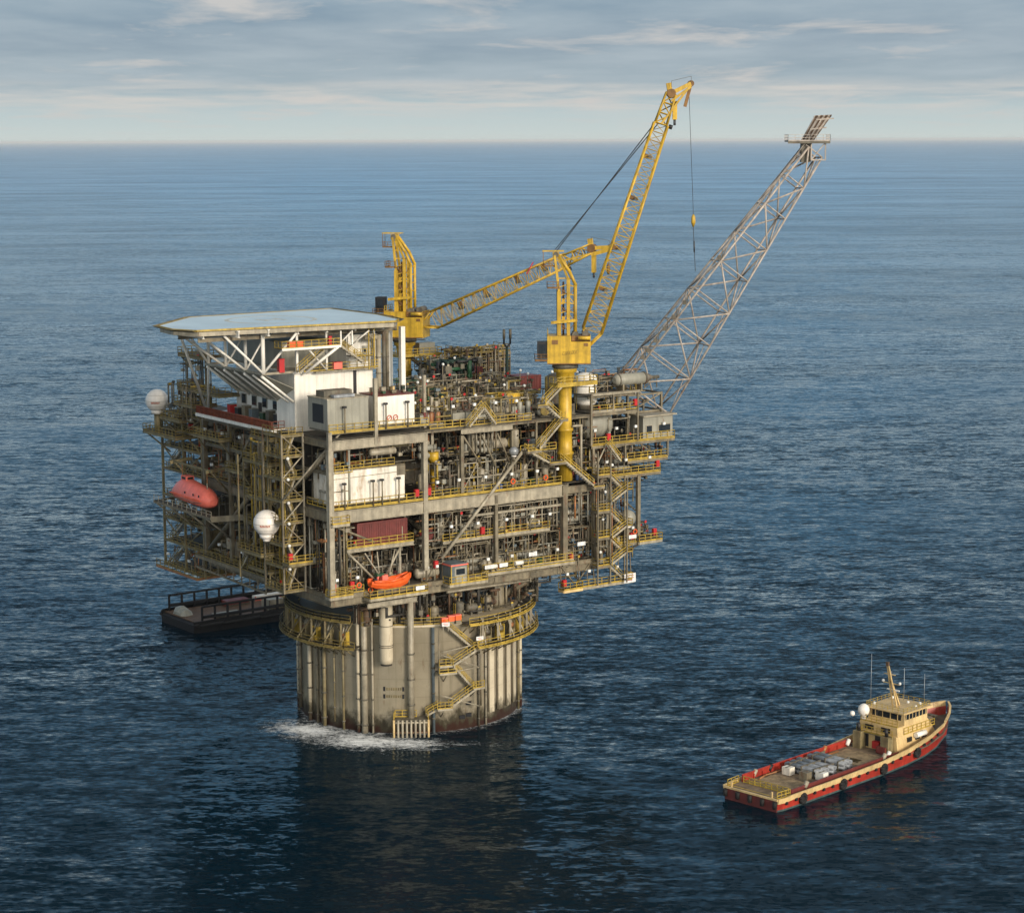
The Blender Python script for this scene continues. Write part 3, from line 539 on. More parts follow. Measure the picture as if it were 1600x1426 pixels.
# lattice tower on the left that carries the lifeboat station
LA0,LA1,LB0,LB1=-25,-14,24,39
for a,b in ((-25,24),(-25,31),(-25,39),(-14,24),(-14,39)):
    mb=MB('olive_steel'); mb.beam((a,b,20),(a,b,47),.36); tp('tower_post',mb)
for z in (20.2,24.5,28.5,32.4,37,41,44,46.8):
    mb=MB('steel' if z>30 else 'olive_steel')
    mb.beam((-25,24,z),(-25,39,z),.26); mb.beam((-14,24,z),(-14,39,z),.26); mb.beam((-25,24,z),(-14,24,z),.26); mb.beam((-25,39,z),(-14,39,z),.26); mb.beam((-25,31,z),(-14,31,z),.2); tp('tower_ring',mb)
    mb=MB('grating'); mb.box(-24.8,-14.2,24.2,38.8,z+.14,z+.22); mb.mat('rail_olive'); mb.rail([(-14,24,z+.2),(-25.1,24,z+.2),(-25.1,39,z+.2)],1.1,1.6,.05); tp('deck_floor',mb)
for i,(z0,z1) in enumerate(((20.2,24.5),(24.5,28.5),(28.5,32.4),(37,41),(41,44),(44,46.8))):
    mb=MB('olive_steel'); g=i%2
    mb.beam((-25,31,z0 if g else z1),(-25,39,z1 if g else z0),.16); mb.beam((-25,24,z1 if g else z0),(-25,31,z0 if g else z1),.16); mb.beam((-25,24,z0),(-14,24,z1),.16); tp('tower_brace',mb)
    mb=MB(); mb.stair((-24.3,32,z1+.2),(-24.3,37.5,z0+.2),.8); tp('stairway',mb)
mb=MB('copper'); mb.beam((-26.5,39.5,20),(-26.5,24,20.1),.2,.35); mb.beam((-26.5,24,20.1),(-12,23.4,20.5),.2,.35); mb.mat('rail_olive'); mb.rail([(-26.5,39.5,20.2),(-26.5,24,20.2),(-14,23.5,20.3)],1.1,1.6); tp('toe_plate',mb)
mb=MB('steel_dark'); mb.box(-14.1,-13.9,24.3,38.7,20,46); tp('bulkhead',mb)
# radome gallery on top of that tower
for z,b0,b1,a0 in ((43.6,28.5,41,-27.6),(46.5,28,36,-27),(49.3,24,31,-26.5),(51.8,16,31,-25.8),(57.5,22,30,-26)):
    mb=MB('grating'); mb.box(a0,-22,b0,b1,z-.12,z); mb.mat('olive_steel'); mb.beam((a0,b0,z-.3),(a0,b1,z-.3),.14,.4); mb.beam((a0,b0,z-.3),(-22,b0,z-.3),.14,.4); mb.tube((a0+.3,b1-.3,z-.3),(-24.5,b1-4,z-3.6),.14,6); mb.mat('rail_olive'); mb.rail([(-22.2,b0,z),(a0,b0,z),(a0,b1,z),(-22.2,b1,z)],1.1,1.3,.05); tp('side_platform',mb)
for a,b,z0,z1 in ((-24,30.8,46,58),(-24,24,46,58),(-22.5,28,46,57)):
    mb=MB('olive_steel'); mb.beam((a,b,z0),(a,b,z1),.22); tp('tower_post',mb)
# lifeboat cradle floor
mb=MB('steel'); mb.beam((-30.2,11,32.6),(-30.2,32,32.6),.2,.35); mb.beam((-25,11,32.6),(-30.2,11,32.6),.2,.35); mb.beam((-30.2,32,32.6),(-25,34,32.6),.2,.35); mb.beam((-25,4,33.6),(-30.2,11,32.6),.5,.9); mb.mat('grating'); mb.box(-30.1,-29.1,11,32,32.8,32.9); mb.mat('steel_light'); mb.rail([(-30.2,11,32.8),(-30.2,32,32.8)],1.0,1.7,.04,kick=False)
for b in (13,19,26,31): mb.tube((-30.1,b,32.4),(-25.2,b+1,28.5),.15,6)
tp('lifeboat_station',mb)

RM[0]='rail_yellow'

for i,(z0,z1,a1,m) in enumerate(((25,28.2,-20.5,'olive_steel'),(28.8,32.2,-21,'steel_dark'),(37.3,40.5,-20,'olive_steel'),(44.3,46.5,-19,'steel_dark'))):
    mb=MB(m); mb.box(-24.6,a1,23.9,24.,z0,z1)
    for k in range(6): mb.box(-24.5+k*.7,-24.4+k*.7,23.84,23.897,z0,z1)
    tp('wall_panel',mb)
for b in (8,14.5,20.5): mb=MB('steel_dark'); mb.tube((-22,b,24.5),(-22,b,36),.45,10); tp('column',mb)

# ================================================================== LIVING QUARTERS
F=-18
lq=Thing('living_quarters','large white living quarters block standing under the helideck','building',(-18,0,48.35))
b0=-7.7
def panelled(mb,a0,a1,b,z0,z1,sp=1.2,m='white_paint'):
    mb.mat(m)
    n=max(1,int((a1-a0)/sp))
    for i in range(n+1): a=a0+(a1-a0)*i/n; mb.box(a-.03,a+.03,b-.03,b-.002,z0,z1)
mb=MB('white_paint'); mb.box(-25,-11,b0,-2,48.35,57.4); mb.box(-21.5,-11,-2.003,18,48.35,57.4); panelled(mb,-24.9,-11.1,b0,48.4,57.3); lq.part('wall',mb)
mb=MB('white_paint'); mb.box(-15.4,-9.3,b0+.6,8,57.6,62.6); panelled(mb,-15.3,-9.4,b0+.6,57.7,62.5); lq.part('wall',mb)
mb=MB('panel_grey'); mb.box(-24,-15.6,-2,16,57.6,61.6); lq.part('wall',mb)
mb=MB('white_paint'); mb.box(-8.4,-7.2,-7.5,-6.2,50,63.6); lq.part('service_shaft',mb)
mb=MB('steel_light'); mb.box(-25.4,-10.6,b0-.6,18.2,57.42,57.62); mb.box(-22,-10.6,b0-1.5,b0-.58,57.35,57.5); mb.mat('white_paint'); mb.beam((-25.4,b0-.62,57.5),(-10.6,b0-.62,57.5),.08,.3); mb.beam((-25.45,b0-.6,57.5),(-25.45,18.2,57.5),.08,.3); lq.part('roof',mb)
mb=MB('rail_yellow'); mb.rail([(-24,b0-1.4,57.6),(-10.7,b0-1.4,57.6)],1.1,1.3); lq.part('railing',mb)
for a,z0,z1,w in ((-14.6,48.8,57.2,.55),):
    mb=MB('black'); mb.box(a,a+w,b0-.12,b0-.035,z0,z1); lq.part('vertical_vent',mb)
for a,z in ((-12.6,58.4),): mb=MB('panel_grey'); mb.box(a,a+1.1,b0+.5,b0+.57,z,z+2.4); mb.mat('glass'); mb.box(a+.3,a+.8,b0+.46,b0+.498,z+1.3,z+2.); lq.part('door',mb)
for b in (0.5,4,7.5,11,14.5):
    fr=MB('panel_grey'); fr.box(-21.62,-21.502,b,b+1.6,50.2,51.9); w=lq.part('window',fr); gl=MB('glass'); gl.box(-21.66,-21.623,b+.15,b+1.45,50.35,51.75); lq.part('pane',gl,parent=w)
for b in (2.4,9.4): mb=MB('shade_steel'); mb.box(-21.63,-21.503,b,b+1,48.6,50.9); lq.part('door',mb)
# inclined wind shield over the terrace
mb=MB('panel_grey'); z0,z1=53.0,57.55
k=[(-25,-2.3,52.7),(-25,12,53.3),(-31,9.6,57.7),(-31,-8.2,57.7),(-25,-7.6,55.)]
n=nrm(crs(sub(k[1],k[0]),sub(k[2],k[0])))
mb.v=[add(x,mul(n,.05)) for x in k]+[sub(x,mul(n,.05)) for x in k]
mb.face([0,1,2,3,4]); mb.face([9,8,7,6,5])
for i in range(5): j=(i+1)%5; mb.face([i,i+5,j+5,j])
mb.mat('steel_light'); mb.beam((-25,-2.3,52.65),(-25,12,53.25),.3,.3); mb.beam((-31.1,9.8,57.75),(-31.1,-9,57.75),.3,.35); mb.beam((-25,-7.7,57.6),(-31.1,-9,57.75),.3,.35); mb.beam((-25,10,57.6),(-31.1,9.8,57.75),.3,.35)
lq.part('wind_shield',mb)
# terrace with red netting rail
mb=MB('white_paint'); mb.box(-27.2,-21.5,-4.4,21.5,48.36,48.5); mb.beam((-27.25,-4.4,48.25),(-27.25,21.5,48.25),.12,.5); mb.beam((-27.2,-4.4,48.25),(-25,-4.4,48.25),.12,.5); lq.part('terrace',mb)
mb=MB('rail_red'); mb.rail([(-25,-4.3,48.5),(-27.1,-4.3,48.5),(-27.1,21.4,48.5)],1.2,1.0,.05)
for i in range(52): b=-4.2+i*.5; mb.beam((-27.1,b,48.6),(-27.1,b,49.7),.07,.28)
lq.part('railing',mb)
for i,b in enumerate((-1.8,.4,3,5,8.6,11,13.4,16)):
    c=Thing('equipment_locker','','locker',(-23.4,b,48.5),group='lockers on the white terrace')
    m=['blue_grey','black','steel_dark','green','blue_grey','steel','black','red'][i]
    mb=MB(m); mb.box(-24,-22.8,b-.5,b+.6,48.6,49.9+.25*(i%3)); c.part('cabinet',mb); mb=MB('steel_light'); mb.box(-24.05,-22.75,b-.55,b+.65,49.9+.25*(i%3),49.97+.25*(i%3)); c.part('lid',mb)
    later(c.o,'dark storage locker','on the white terrace under the inclined shield')

# ================================================================== HELIDECK
hd=Thing('helideck','pale blue grey helicopter deck on a white braced frame','helideck',(-25,0,64.))
OCT=[(-43.5,1.1),(-44.3,-5.2),(-42.4,-9.6),(-9.8,-13.2),(-7.9,-11.),(-5.9,-1),(-5.9,13.7),(-32.7,12.4)]
def inset(pts,k):
    cx=sum(p[0] for p in pts)/len(pts); cy=sum(p[1] for p in pts)/len(pts)
    return [(cx+(x-cx)*k,cy+(y-cy)*k) for x,y in pts]
mb=MB('helideck_coat'); mb.prism(inset(OCT,.975),64.72,65.0); hd.part('deck_surface',mb)
mb=MB('deck_mark'); cx,cy=-24.5,.3
for i in range(40):
    t0,t1=2*pi*i/40,2*pi*(i+1)/40
    q=[(cx+r*cos(t),cy+r*sin(t)) for r,t in ((6.5,t0),(6.5,t1),(7.2,t1),(7.2,t0))]
    mb.hexa([(*p,65.003) for p in q]+[(*p,65.011) for p in q])
hd.part('landing_circle',mb)
mb=MB('deck_mark'); mb.box(cx-1.9,cx-1.2,cy-2,cy+2,65.003,65.011); mb.box(cx+1.2,cx+1.9,cy-2,cy+2,65.003,65.011); mb.box(cx-1.199,cx+1.199,cy-.35,cy+.35,65.003,65.011); hd.part('letter_mark',mb)
# safety net shelf
mb=MB('olive_steel'); o0=inset(OCT,1.0); o3=inset(OCT,1.03)
for i in range(8):
    j=(i+1)%8; near=i in (2,)
    if near: continue
    n=max(2,int(math.dist(o0[i],o0[j])/1.6))
    for k in range(n+1):
        t=k/n; a=[o0[i][q]+(o0[j][q]-o0[i][q])*t for q in(0,1)]; b=[o3[i][q]+(o3[j][q]-o3[i][q])*t for q in(0,1)]
        mb.beam((*a,64.75),(*b,64.98),.09)
    mb.beam((*o3[i],65.),(*o3[j],65.),.1)
    mb.beam((*lerp(o0[i],o3[i],.5),64.86),(*lerp(o0[j],o3[j],.5),64.86),.07)
    mb.hexa([(*o0[i],64.7),(*o0[j],64.7),(*o3[j],64.93),(*o3[i],64.93),(*o0[i],64.73),(*o0[j],64.73),(*o3[j],64.96),(*o3[i],64.96)])
hd.part('safety_net',mb)
mb=MB('rail_yellow'); 
for i in range(8):
    j=(i+1)%8; mb.beam((*inset(OCT,.985)[i],64.9),(*inset(OCT,.985)[j],64.9),.2,.26)
hd.part('gutter',mb)
mb=MB('steel_light')
for i in range(8):
    j=(i+1)%8; q=inset(OCT,.965); mb.beam((*q[i],64.35),(*q[j],64.35),.35,.62)
hd.part('edge_beam',mb)
for a in range(-41,-6,5): mb=MB('white_paint' if a<-9 else 'steel'); mb.ibeam((a,-9.4 if a<-40 else -11,64.15),(a,11.5 if a>-33 else 4,64.15),1.0,.4); hd.part('floor_beam',mb)
for b in (-8.5,-2,4,10): mb=MB('steel'); mb.ibeam((-41.5 if b<2 else (-38 if b<8 else -34),b,63.35),(-7,b,63.35),.6,.35); hd.part('floor_beam',mb)
ND=[(-31,-9,57.8),(-31,-3.4,57.8),(-31,3.2,57.8),(-31,9,57.8)]
for i,(a,b,z) in enumerate(ND):
    mb=MB('white_paint'); mb.tube((a,b,z),(a,b,63.8),.26 if i else .32,8); hd.part('support_column',mb)
    mb=MB('white_paint'); mb.tube((a,b,z),((-37.5,-39,-39.5,-35.2)[i],b,63.9),.2,8); hd.part('support_strut',mb)
    mb=MB('white_paint'); mb.tube((-25.25,b+(1.3 if i==0 else 1),53.0),(a-.3,b,z-.4),.22,8); hd.part('support_strut',mb)
for p,q,r in (((-31,-9,57.8),(-26.2,-10.8,63.8),.2),((-23.8,b0-1.2,57.4),(-19.4,-11.5,61.4),.24),((-25,22,48.6),(-36,9.5,63.9),.24),((-25,21.5,48.6),(-31,9,57.8),.2),((-25,14,57.4),(-33,11,64),.2),((-31,-3.4,57.8),(-27,-3.4,63.8),.15),((-31,3.2,57.8),(-27,3.2,63.8),.15),((-24.5,-10.8,61.6),(-20,-9,57.6),.13),((-13,-11.5,63.6),(-10.4,-7.2,60),.12),((-17,-11.5,63.6),(-19.6,-9,60),.12),((-14,-11.7,63.6),(-16,-9,61),.12)):
    mb=MB('white_paint'); mb.tube(p,q,r,8); hd.part('support_strut',mb)
for a,b,z0,w in ((-25,-8.6,57.6,.35),(-20,-8.9,57.6,.3),(-15.5,-8,57.6,.3),(-25,2,57.6,.3),(-20,8,57.6,.3),(-12,10,57.6,.3),(-7.4,-10.6,50.3,.75),(-19,-11.6,61.6,.2),(-17,-11.6,61.6,.2)):
    mb=MB('white_paint'); mb.beam((a,b,z0),(a,b,63.8),w); hd.part('support_column',mb)
for b in (-6.2,-.2,6.3): mb=MB('white_paint'); mb.tube((-25.3,b,52.8),(-31.3,b,57.4),.15,8); hd.part('support_strut',mb)
# hanging access gallery with stairs
mb=MB('grating'); mb.box(-29.2,-19,-11.6,-9.4,61.5,61.62); mb.mat('white_paint'); mb.beam((-29.2,-11.65,61.5),(-19,-11.65,61.5),.14,.35); mb.mat('rail_yellow'); mb.rail([(-29.2,-9.4,61.62),(-29.2,-11.6,61.62),(-19,-11.6,61.62)],1.1,1.3); hd.part('access_gallery',mb)
mb=MB(); mb.stair((-19,-11,61.6),(-14.6,-11,58.6),.9); hd.part('stairway',mb)
mb=MB(); mb.stair((-20,-9.8,61.6),(-25.5,-9.8,57.7),.9); hd.part('stairway',mb)
mb=MB('rail_yellow'); mb.box(-15.6,-14.4,-10.6,-9.2,59,63.6) if False else mb.rail([(-16,-10.6,59.6),(-12.8,-10.6,59.6)],1.1,1); mb.mat('grating'); mb.box(-16,-12.8,-10.7,-8,59.5,59.6); mb.mat('rail_yellow'); mb.ladder((-13,-10.7,59.6),(-13,-11.4,64.2),.6); mb.beam((-13.5,-10.7,57.5),(-13.5,-10.7,64),.16); mb.beam((-12.5,-10.7,57.5),(-12.5,-10.7,64),.16); hd.part('escape_ladder',mb)
def boxthing(name,label,cat,a,b,z,sx,sy,sz,m,lid=None,group=None,zone=None,plinth=True):
    t=Thing(name,label,cat,(a,b,z),group=group,absolute=False)
    mb=MB(m); mb.box(-sx/2,sx/2,-sy/2,sy/2,.08,sz); t.part('cabinet',mb)
    mb=MB(lid or 'steel'); mb.box(-sx/2-.05,sx/2+.05,-sy/2-.05,sy/2+.05,sz,sz+.07); t.part('lid',mb)
    mb=MB('steel_dark'); mb.box(-sx/2+.1,sx/2-.1,-sy/2+.1,sy/2-.1,0,.08); t.part('plinth',mb)
    if zone: later(t.o,label,zone)
    return t
for a,c in ((-27.2,'orange'),(-25.9,'orange')): boxthing('foam_monitor_box','orange fire foam box','fire box',a,-11,61.62,1.0,.8,.9,c,'lifeboat_red','orange fire boxes','on the gallery hanging under the helideck')
boxthing('extinguisher_cabinet','red fire cabinet on the quarters roof between the white struts','fire cabinet',-27.6,-8.3,57.65,.9,.7,2.1,'red','red')
boxthing('extinguisher_cabinet','small red cabinet under the right half of the helideck','fire cabinet',-20.6,-11,61.7,.5,.5,1.3,'red','red')
boxthing('extinguisher_cabinet','orange red box at the foot of the helideck stairs','fire cabinet',-18.2,-9,57.65,1.5,.7,1.1,'lifeboat_red','red')
# exhaust stacks and ducts beside the quarters
for i,(a,r,m,z1) in enumerate(((-10.6,.42,'steel_light',62.2),(-9.6,.32,'steel_dark',62.8),(-9.0,.26,'steel',62.8))):
    t=Thing('exhaust_duct',['pale bent exhaust duct beside the white quarters wall','thick dark exhaust duct between the pale duct and the white helideck leg','slim grey exhaust duct touching the white shaft'][i],'duct',(a,-8.6,52))
    mb=MB(m); mb.path([(a,-8.8,52),(a,-8.8,z1),(a-2.6 if i==0 else a,-8.8+(0 if i==0 else 2),z1)],r,12); t.part('duct_pipe',mb); mb=MB('steel_dark')
    for z in (54,56.5,59): mb.lathe([(r*1.2,z),(r*1.2,z+.15)],(a,-8.8,0),12)
    t.part('flange',mb)
# modules on the upper deck front
def module(name,label,a0,a1,b0,b1,z0,z1,m,rib=1.3,roof='steel_light'):
    t=Thing(name,label,'module',(a0,b0,z0)); mb=MB(m); mb.box(a0,a1,b0,b1,z0,z1); panelled(mb,a0+.03,a1-.03,b0,z0+.1,z1-.05,rib,m); t.part('wall',mb)
    mb=MB(roof); mb.box(a0-.08,a1+.08,b0-.08,b1+.08,z1,z1+.16); t.part('roof',mb)
    mb=MB('steel_dark'); mb.box(a0+.1,a1-.1,b0+.1,b1-.1,z0-.3,z0); t.part('skid',mb); return t
g=module('equipment_module','plain grey box module left of the white one on the upper deck edge',-25,-17.9,F+.4,-11.8,49.6,54.2,'panel_grey')
mb=MB('black'); mb.box(-25.06,-25.003,-16.4,-13.2,50.6,53.4); 
g.part('louvre',mb); mb=MB('steel_dark'); mb.box(-24.4,-19.5,-15.6,-13.2,54.37,55.3); g.part('roof_unit',mb)
mb=MB('pipe_silver'); mb.box(-23.6,-20,-17.2,-16.2,54.4,54.8); g.part('roof_unit',mb)
g=module('equipment_module','bright white box module with a red mark on the upper deck edge',-16.3,-9.7,F+.4,-12.5,49.7,54.1,'white_paint',1.6,'maroon')
for a in (-14.2,-13.1):
    mb=MB('ink_red')
    for i in range(10): t=2*pi*i/10; t2=2*pi*(i+1)/10; mb.beam((a+.4*cos(t),F+.36,50.7+.42*sin(t)),(a+.4*cos(t2),F+.36,50.7+.42*sin(t2)),.05,.14)
    mb.beam((a-.35,F+.36,50.45),(a+.35,F+.36,50.95),.05,.1); g.part('red_mark',mb)
for i in range(14):
    a=-16+i*.45; boxthing('roof_fan','small mixed box on the white module roof','equipment',a,-16+(i%4)*.9,54.26,.35+.2*(i%3),.5,.4+.5*((i*7)%4)/3,['red','steel','hull_cream','crane_yellow','green','steel_light','dark_green'][i%7],None,'small gear on the white module roof','above the bright white module')
g=module('equipment_module','long white stained box module on the main deck behind two lamp posts',-24.4,-11.4,F+.7,-12,38.2,43.2,'white_stained',1.1,'steel')
mb=MB('steel'); mb.box(-12.8,-11.3,F+.62,-16,41.75,43.4); g.part('roof_step',mb); mb=MB('steel_light'); mb.beam((-24.4,F+.62,42.1),(-12.9,F+.62,42.3),.06,.1); g.part('rain_strip',mb)
mb=MB('rail_yellow'); mb.rail([(-24,F+1,43.4),(-13,F+1,43.4)],1.1,1.4); g.part('railing',mb)
g=module('control_cabin','grey control cabin with dark windows at the far right end of the upper wing',34.9,41.2,F+.2,-13,43.25,46.9,'panel_grey',2.1)
for a,w in ((35.6,1.1),(38.2,2.4),): 
    fr=MB('steel_light'); fr.box(a-.1,a+w+.1,F+.1,F+.165,44.1,45.6); wn=g.part('window',fr); mb=MB('glass'); mb.box(a,a+w,F+.06,F+.097,44.2,45.5); g.part('pane',mb,parent=wn)
mb=MB('steel_light'); mb.box(34.5,41.6,F-.5,-12.6,47.07,47.3); g.part('canopy',mb)
# yellow framed operator cabin on the front ledge
c=Thing('operator_cabin','small blue grey cabin with a red roof edge and yellow frame on the front ledge','cabin',(-3,F-1.2,24.1))
mb=MB('blue_grey'); mb.box(-4.6,-1.6,F-1.8,F+1.5,24.15,26.9); mb.mat('panel_grey'); mb.box(-4.0,-1.75,F-1.84,F-1.803,24.3,26.7); c.part('cabin_wall',mb)
mb=MB('lifeboat_red'); mb.box(-4.75,-1.5,F-1.95,F+1.6,26.9,27.1); c.part('roof_edge',mb); mb=MB('blue_grey'); mb.box(-4.6,-1.65,F-1.8,F+1.4,27.1,27.22); c.part('roof',mb)
mb=MB('rail_yellow')
for a in (-4.65,-1.55): mb.beam((a,F-1.88,24.1),(a,F-1.88,26.9),.14)
mb.beam((-4.6,F-1.88,24.2),(-1.6,F-1.88,24.2),.14); c.part('corner_frame',mb)
mb=MB('glass'); mb.box(-3.7,-2.1,F-1.88,F-1.843,25.5,26.4); c.part('pane',mb)
# containers
def container(label,a0,a1,b0,b1,z0,z1,m,ribs=22):
    t=Thing('cargo_container',label,'container',(a0,b0,z0)); mb=MB(m); mb.box(a0,a1,b0,b1,z0+.1,z1)
    for i in range(ribs): a=a0+.2+(a1-a0-.4)*i/(ribs-1); mb.box(a-.07,a+.07,b0-.05,b0-.002,z0+.25,z1-.15)
    t.part('container_body',mb); mb=MB(m)
    for a in (a0,a1): mb.beam((a,b0,z0),(a,b0,z1+.03),.18); mb.beam((a,b1,z0),(a,b1,z1+.03),.18)
    mb.beam((a0,b0,z1),(a1,b0,z1),.18); mb.beam((a0,b0,z0+.06),(a1,b0,z0+.06),.16); t.part('corner_frame',mb)
    return t
container('maroon cargo container behind the yellow rail under the white stained module',-20,-11.2,F+.6,-14,31.55,34.9,'maroon')
container('maroon container on the upper deck beside the yellow crane',24.5,29,3,7,50.0,52.6,'maroon',9)
container('long dark red container low on the upper deck behind the lamp mast',14,21,9,12,52.,54,'maroon',14)
container('yellow tote container beside the crane stairs on the upper deck',11.3,13.5,-12.5,-10,50,52,'crane_yellow',5)
container('green container right of the white module on the upper deck',-8,-2,-9.5,-7,51.6,53.6,'green',14)
# horizontal drum under the upper girder
def vessel(label,a,b,z,r,L,m='steel_light',axis='x',group=None,name='storage_drum',zone=None):
    t=Thing(name,label,'tank',(a,b,z),group=group,absolute=False)
    if axis=='z':
        mb=MB(m); mb.vessel((0,0,L/2+r*.5+.3),r,L,'z',20); t.part('tank_shell',mb)
        mb=MB('steel_dark'); mb.lathe([(r*.8,0),(r*.8,r*.6+.3)],n=16); t.part('skirt',mb)
        mb=MB('steel'); mb.tube((0,0,L+r*.9),(0,0,L+r*1.3+.5),.14,8); mb.tube((r*.3,-r,L*.7),(r*.3,-r-.5,L*.7),.15,8); mb.tube((0,-r,L*.35),(0,-r-.45,L*.35),.2,8); t.part('nozzle',mb)
        mb=MB('rail_yellow'); mb.ladder((-r-.15,0,0),(-r-.15,0,L+r),.5); t.part('ladder',mb)
        mb=MB('steel_dark'); [mb.lathe([(r*1.03,z_),(r*1.03,z_+.12)],n=20) for z_ in (L*.3+r*.5,L*.75+r*.5)]; t.part('band',mb)
    else:
        mb=MB(m); mb.vessel((0,0,r+.4),r,L,axis,20); t.part('tank_shell',mb)
        mb=MB('steel_dark')
        for s in (-.3,.3):
            if axis=='x': mb.box(L*s-.15,L*s+.15,-r*.75,r*.75,0,r*.6+.4)
            else: mb.box(-r*.75,r*.75,L*s-.15,L*s+.15,0,r*.6+.4)
        t.part('saddle',mb)
        mb=MB('steel')
        for s in (-.35,0,.3):
            o=(L*s,0) if axis=='x' else (0,L*s); mb.tube((*o,2*r+.3),(*o,2*r+.8),.14,8); mb.lathe([(.24,2*r+.72),(.24,2*r+.8)],(*o,0),10)
        t.part('nozzle',mb)
    if zone: later(t.o,label,zone)
    return t
vessel('pale horizontal drum hanging under the upper girder above the stained module',-15,F+1.2,44.6,.55,4.2,'steel_light')
vessel('tall cream vertical vessel with a domed top beside the crane pedestal',26.6,-13,48.6,1.9,3.8,'white_paint','z')
vessel('dark vertical vessel left of the cream domed one',23.2,-9,48.4,1.6,4.,'steel_dark','z')
vessel('wide low grey tank behind the railing of the right upper wing',28,-13.5,43.3,2.4,3.6,'panel_grey','x')
vessel('upright pale vessel under the right wing frame',30.5,-14,48.6,.55,1.6,'steel_light','z')
vessel('upright beige drum under the right wing frame beside the red hose box',32,-15,48.6,.45,1.5,'panel_grey','z')
s=Thing('exhaust_silencer','big horizontal grey silencer cylinder with a cone end on the right wing roof','silencer',(33.8,-16,52.1))
mb=MB('panel_grey'); mb.lathe([(.5,30.2),(1.0,30.8),(1.0,36.4)],(0,-16,53.3),20,'x'); s.part('cylinder',mb)
mb=MB('steel_dark'); mb.lathe([(1.1,30.8),(1.1,31.)],(0,-16,53.3),20,'x'); mb.lathe([(1.1,36.2),(1.1,36.42)],(0,-16,53.3),20,'x'); mb.lathe([(1.02,36.43),(.3,38.2),(.28,39.6)],(0,-16,53.3),16,'x'); s.part('cone_end',mb)
mb=MB('steel'); [mb.box(a-.15,a+.15,-16.8,-15.2,51.35,52.6) for a in (31.6,35.4)]; mb.box(29.6,36,-17,-15,51.2,51.35); s.part('saddle',mb)
# radomes
def radome(label,a,b,z,r,zb,m='radome_white',mark=True,stalk='radome_white'):
    t=Thing('satellite_radome',label,'radome',(a,b,zb),absolute=False); h=z-zb
    mb=MB(m); mb.sphere((0,0,h),r,28,18); t.part('dome',mb)
    mb=MB('panel_grey')
    for lat in (-.45,0.,.5): rr=math.sqrt(1-lat*lat)*r; mb.lathe([(rr+.006,h+lat*r-.025),(rr+.012,h+lat*r),(rr+.006,h+lat*r+.025)],n=28)
    t.part('panel_seam',mb)
    mb=MB('radome_white'); mb.lathe([(r*.52,h-r*1.12),(r*.55,h-r*.82)],n=20); t.part('collar',mb)
    mb=MB(stalk); mb.lathe([(r*.3,0),(r*.3,h-r*1.1)],n=12); t.part('pedestal',mb)
    if mark:
        mb=MB('ink_red'); # a short line of small red letters across the dome, seen from the south
        for i in range(7):
            th=R(-55+(-20+i*6.4)); zz=-.1*r; rr=math.sqrt(r*r-zz*zz)+.01
            c=(rr*sin(th),-rr*cos(th),h+zz); c2=(c[0]*1.0,c[1]*1.0,c[2])
            mb.beam((c[0],c[1],c[2]-.13),(c[0],c[1],c[2]+.13),.1,.05)
            if i%2==0: mb.cbox((c[0]*1.004,c[1]*1.004,c[2]+.1),.2,.2,.06)
            else: mb.cbox((c[0]*1.004,c[1]*1.004,c[2]-.1),.2,.2,.06)
        o=t.part('lettering',mb); o.rotation_euler=(0,0,R(20))
    return t
radome('white radome ball at the far left top corner of the platform',-27,36.4,49.0,1.95,43.6,stalk='olive_steel')
radome('white radome ball low on the left corner beside the stair tower',-29.3,-5.85,34.4,2.05,31.6)
t=radome('small white radome ball on the front behind the long diagonal brace',8.0,F-.9,43.8,.75,42.2,'pipe_silver',False,'steel')
radome('flattened pale radome behind the posts of the right lower deck',32.2,-17.2,30.3,1.4,26.4,'panel_grey',False,'steel')
# mast with forked head
m_=Thing('lamp_mast','dark green forked mast rising from the upper deck','mast',(23.4,5,50.6))
mb=MB('dark_green'); mb.tube((23.4,5,48.3),(23.4,5,57.6),.24,8); m_.part('pole',mb); mb=MB('black'); mb.path([(22.8,5,60.2),(22.8,5,58.2),(23.4,5,57.5),(24.1,5,58.2),(24.1,5,60.2)],.16,6); m_.part('fork',mb)
for a in (22.8,24.1): mb=MB('steel_dark'); mb.tube((a,5,59),(a,5,60.6),.24,8); m_.part('antenna',mb)

# ================================================================== BOATS ON THE PLATFORM
lb=Thing('enclosed_lifeboat','closed red lifeboat hanging in its station on the left side of the platform','lifeboat',(-28,20.5,32.95))
def loft(mb,secs,smooth=True,caps=True):
    k=len(mb.v); n=len(secs[0])
    for s in secs: mb.v+=s
    for j in range(len(secs)-1):
        for i in range(n): i2=(i+1)%n; mb.face([k+j*n+i,k+j*n+i2,k+(j+1)*n+i2,k+(j+1)*n+i],smooth)
    if caps: mb.face([k+n-1-i for i in range(n)]); e=k+(len(secs)-1)*n; mb.face([e+i for i in range(n)])
    return mb
secs=[]
for u,w,top_,bot in ((0,.5,1.3,.75),(.06,1.3,2.6,.5),(.15,1.7,3.6,.2),(.25,1.9,4.2,0),(.4,2.0,4.3,-.1),(.7,1.95,3.7,-.3),(.85,1.75,3.3,-.4),(.95,1.3,2.5,-.1),(1,.7,1.6,.4)):
    b=27.9-u*13.6; pts=[]
    for i in range(14):
        t=2*pi*i/14; yy=sin(t); 
        zz=1.35+(top_-1.35)*max(0,yy)**.8 if yy>=0 else 1.35-(1.35-bot)*abs(yy)**.7
        pts.append((-28+w*cos(t)*(1 if yy<.3 else .9),b,33.75+zz*.86))
    secs.append(pts)
mb=MB('lifeboat_red'); loft(mb,secs); lb.part('boat_hull',mb)
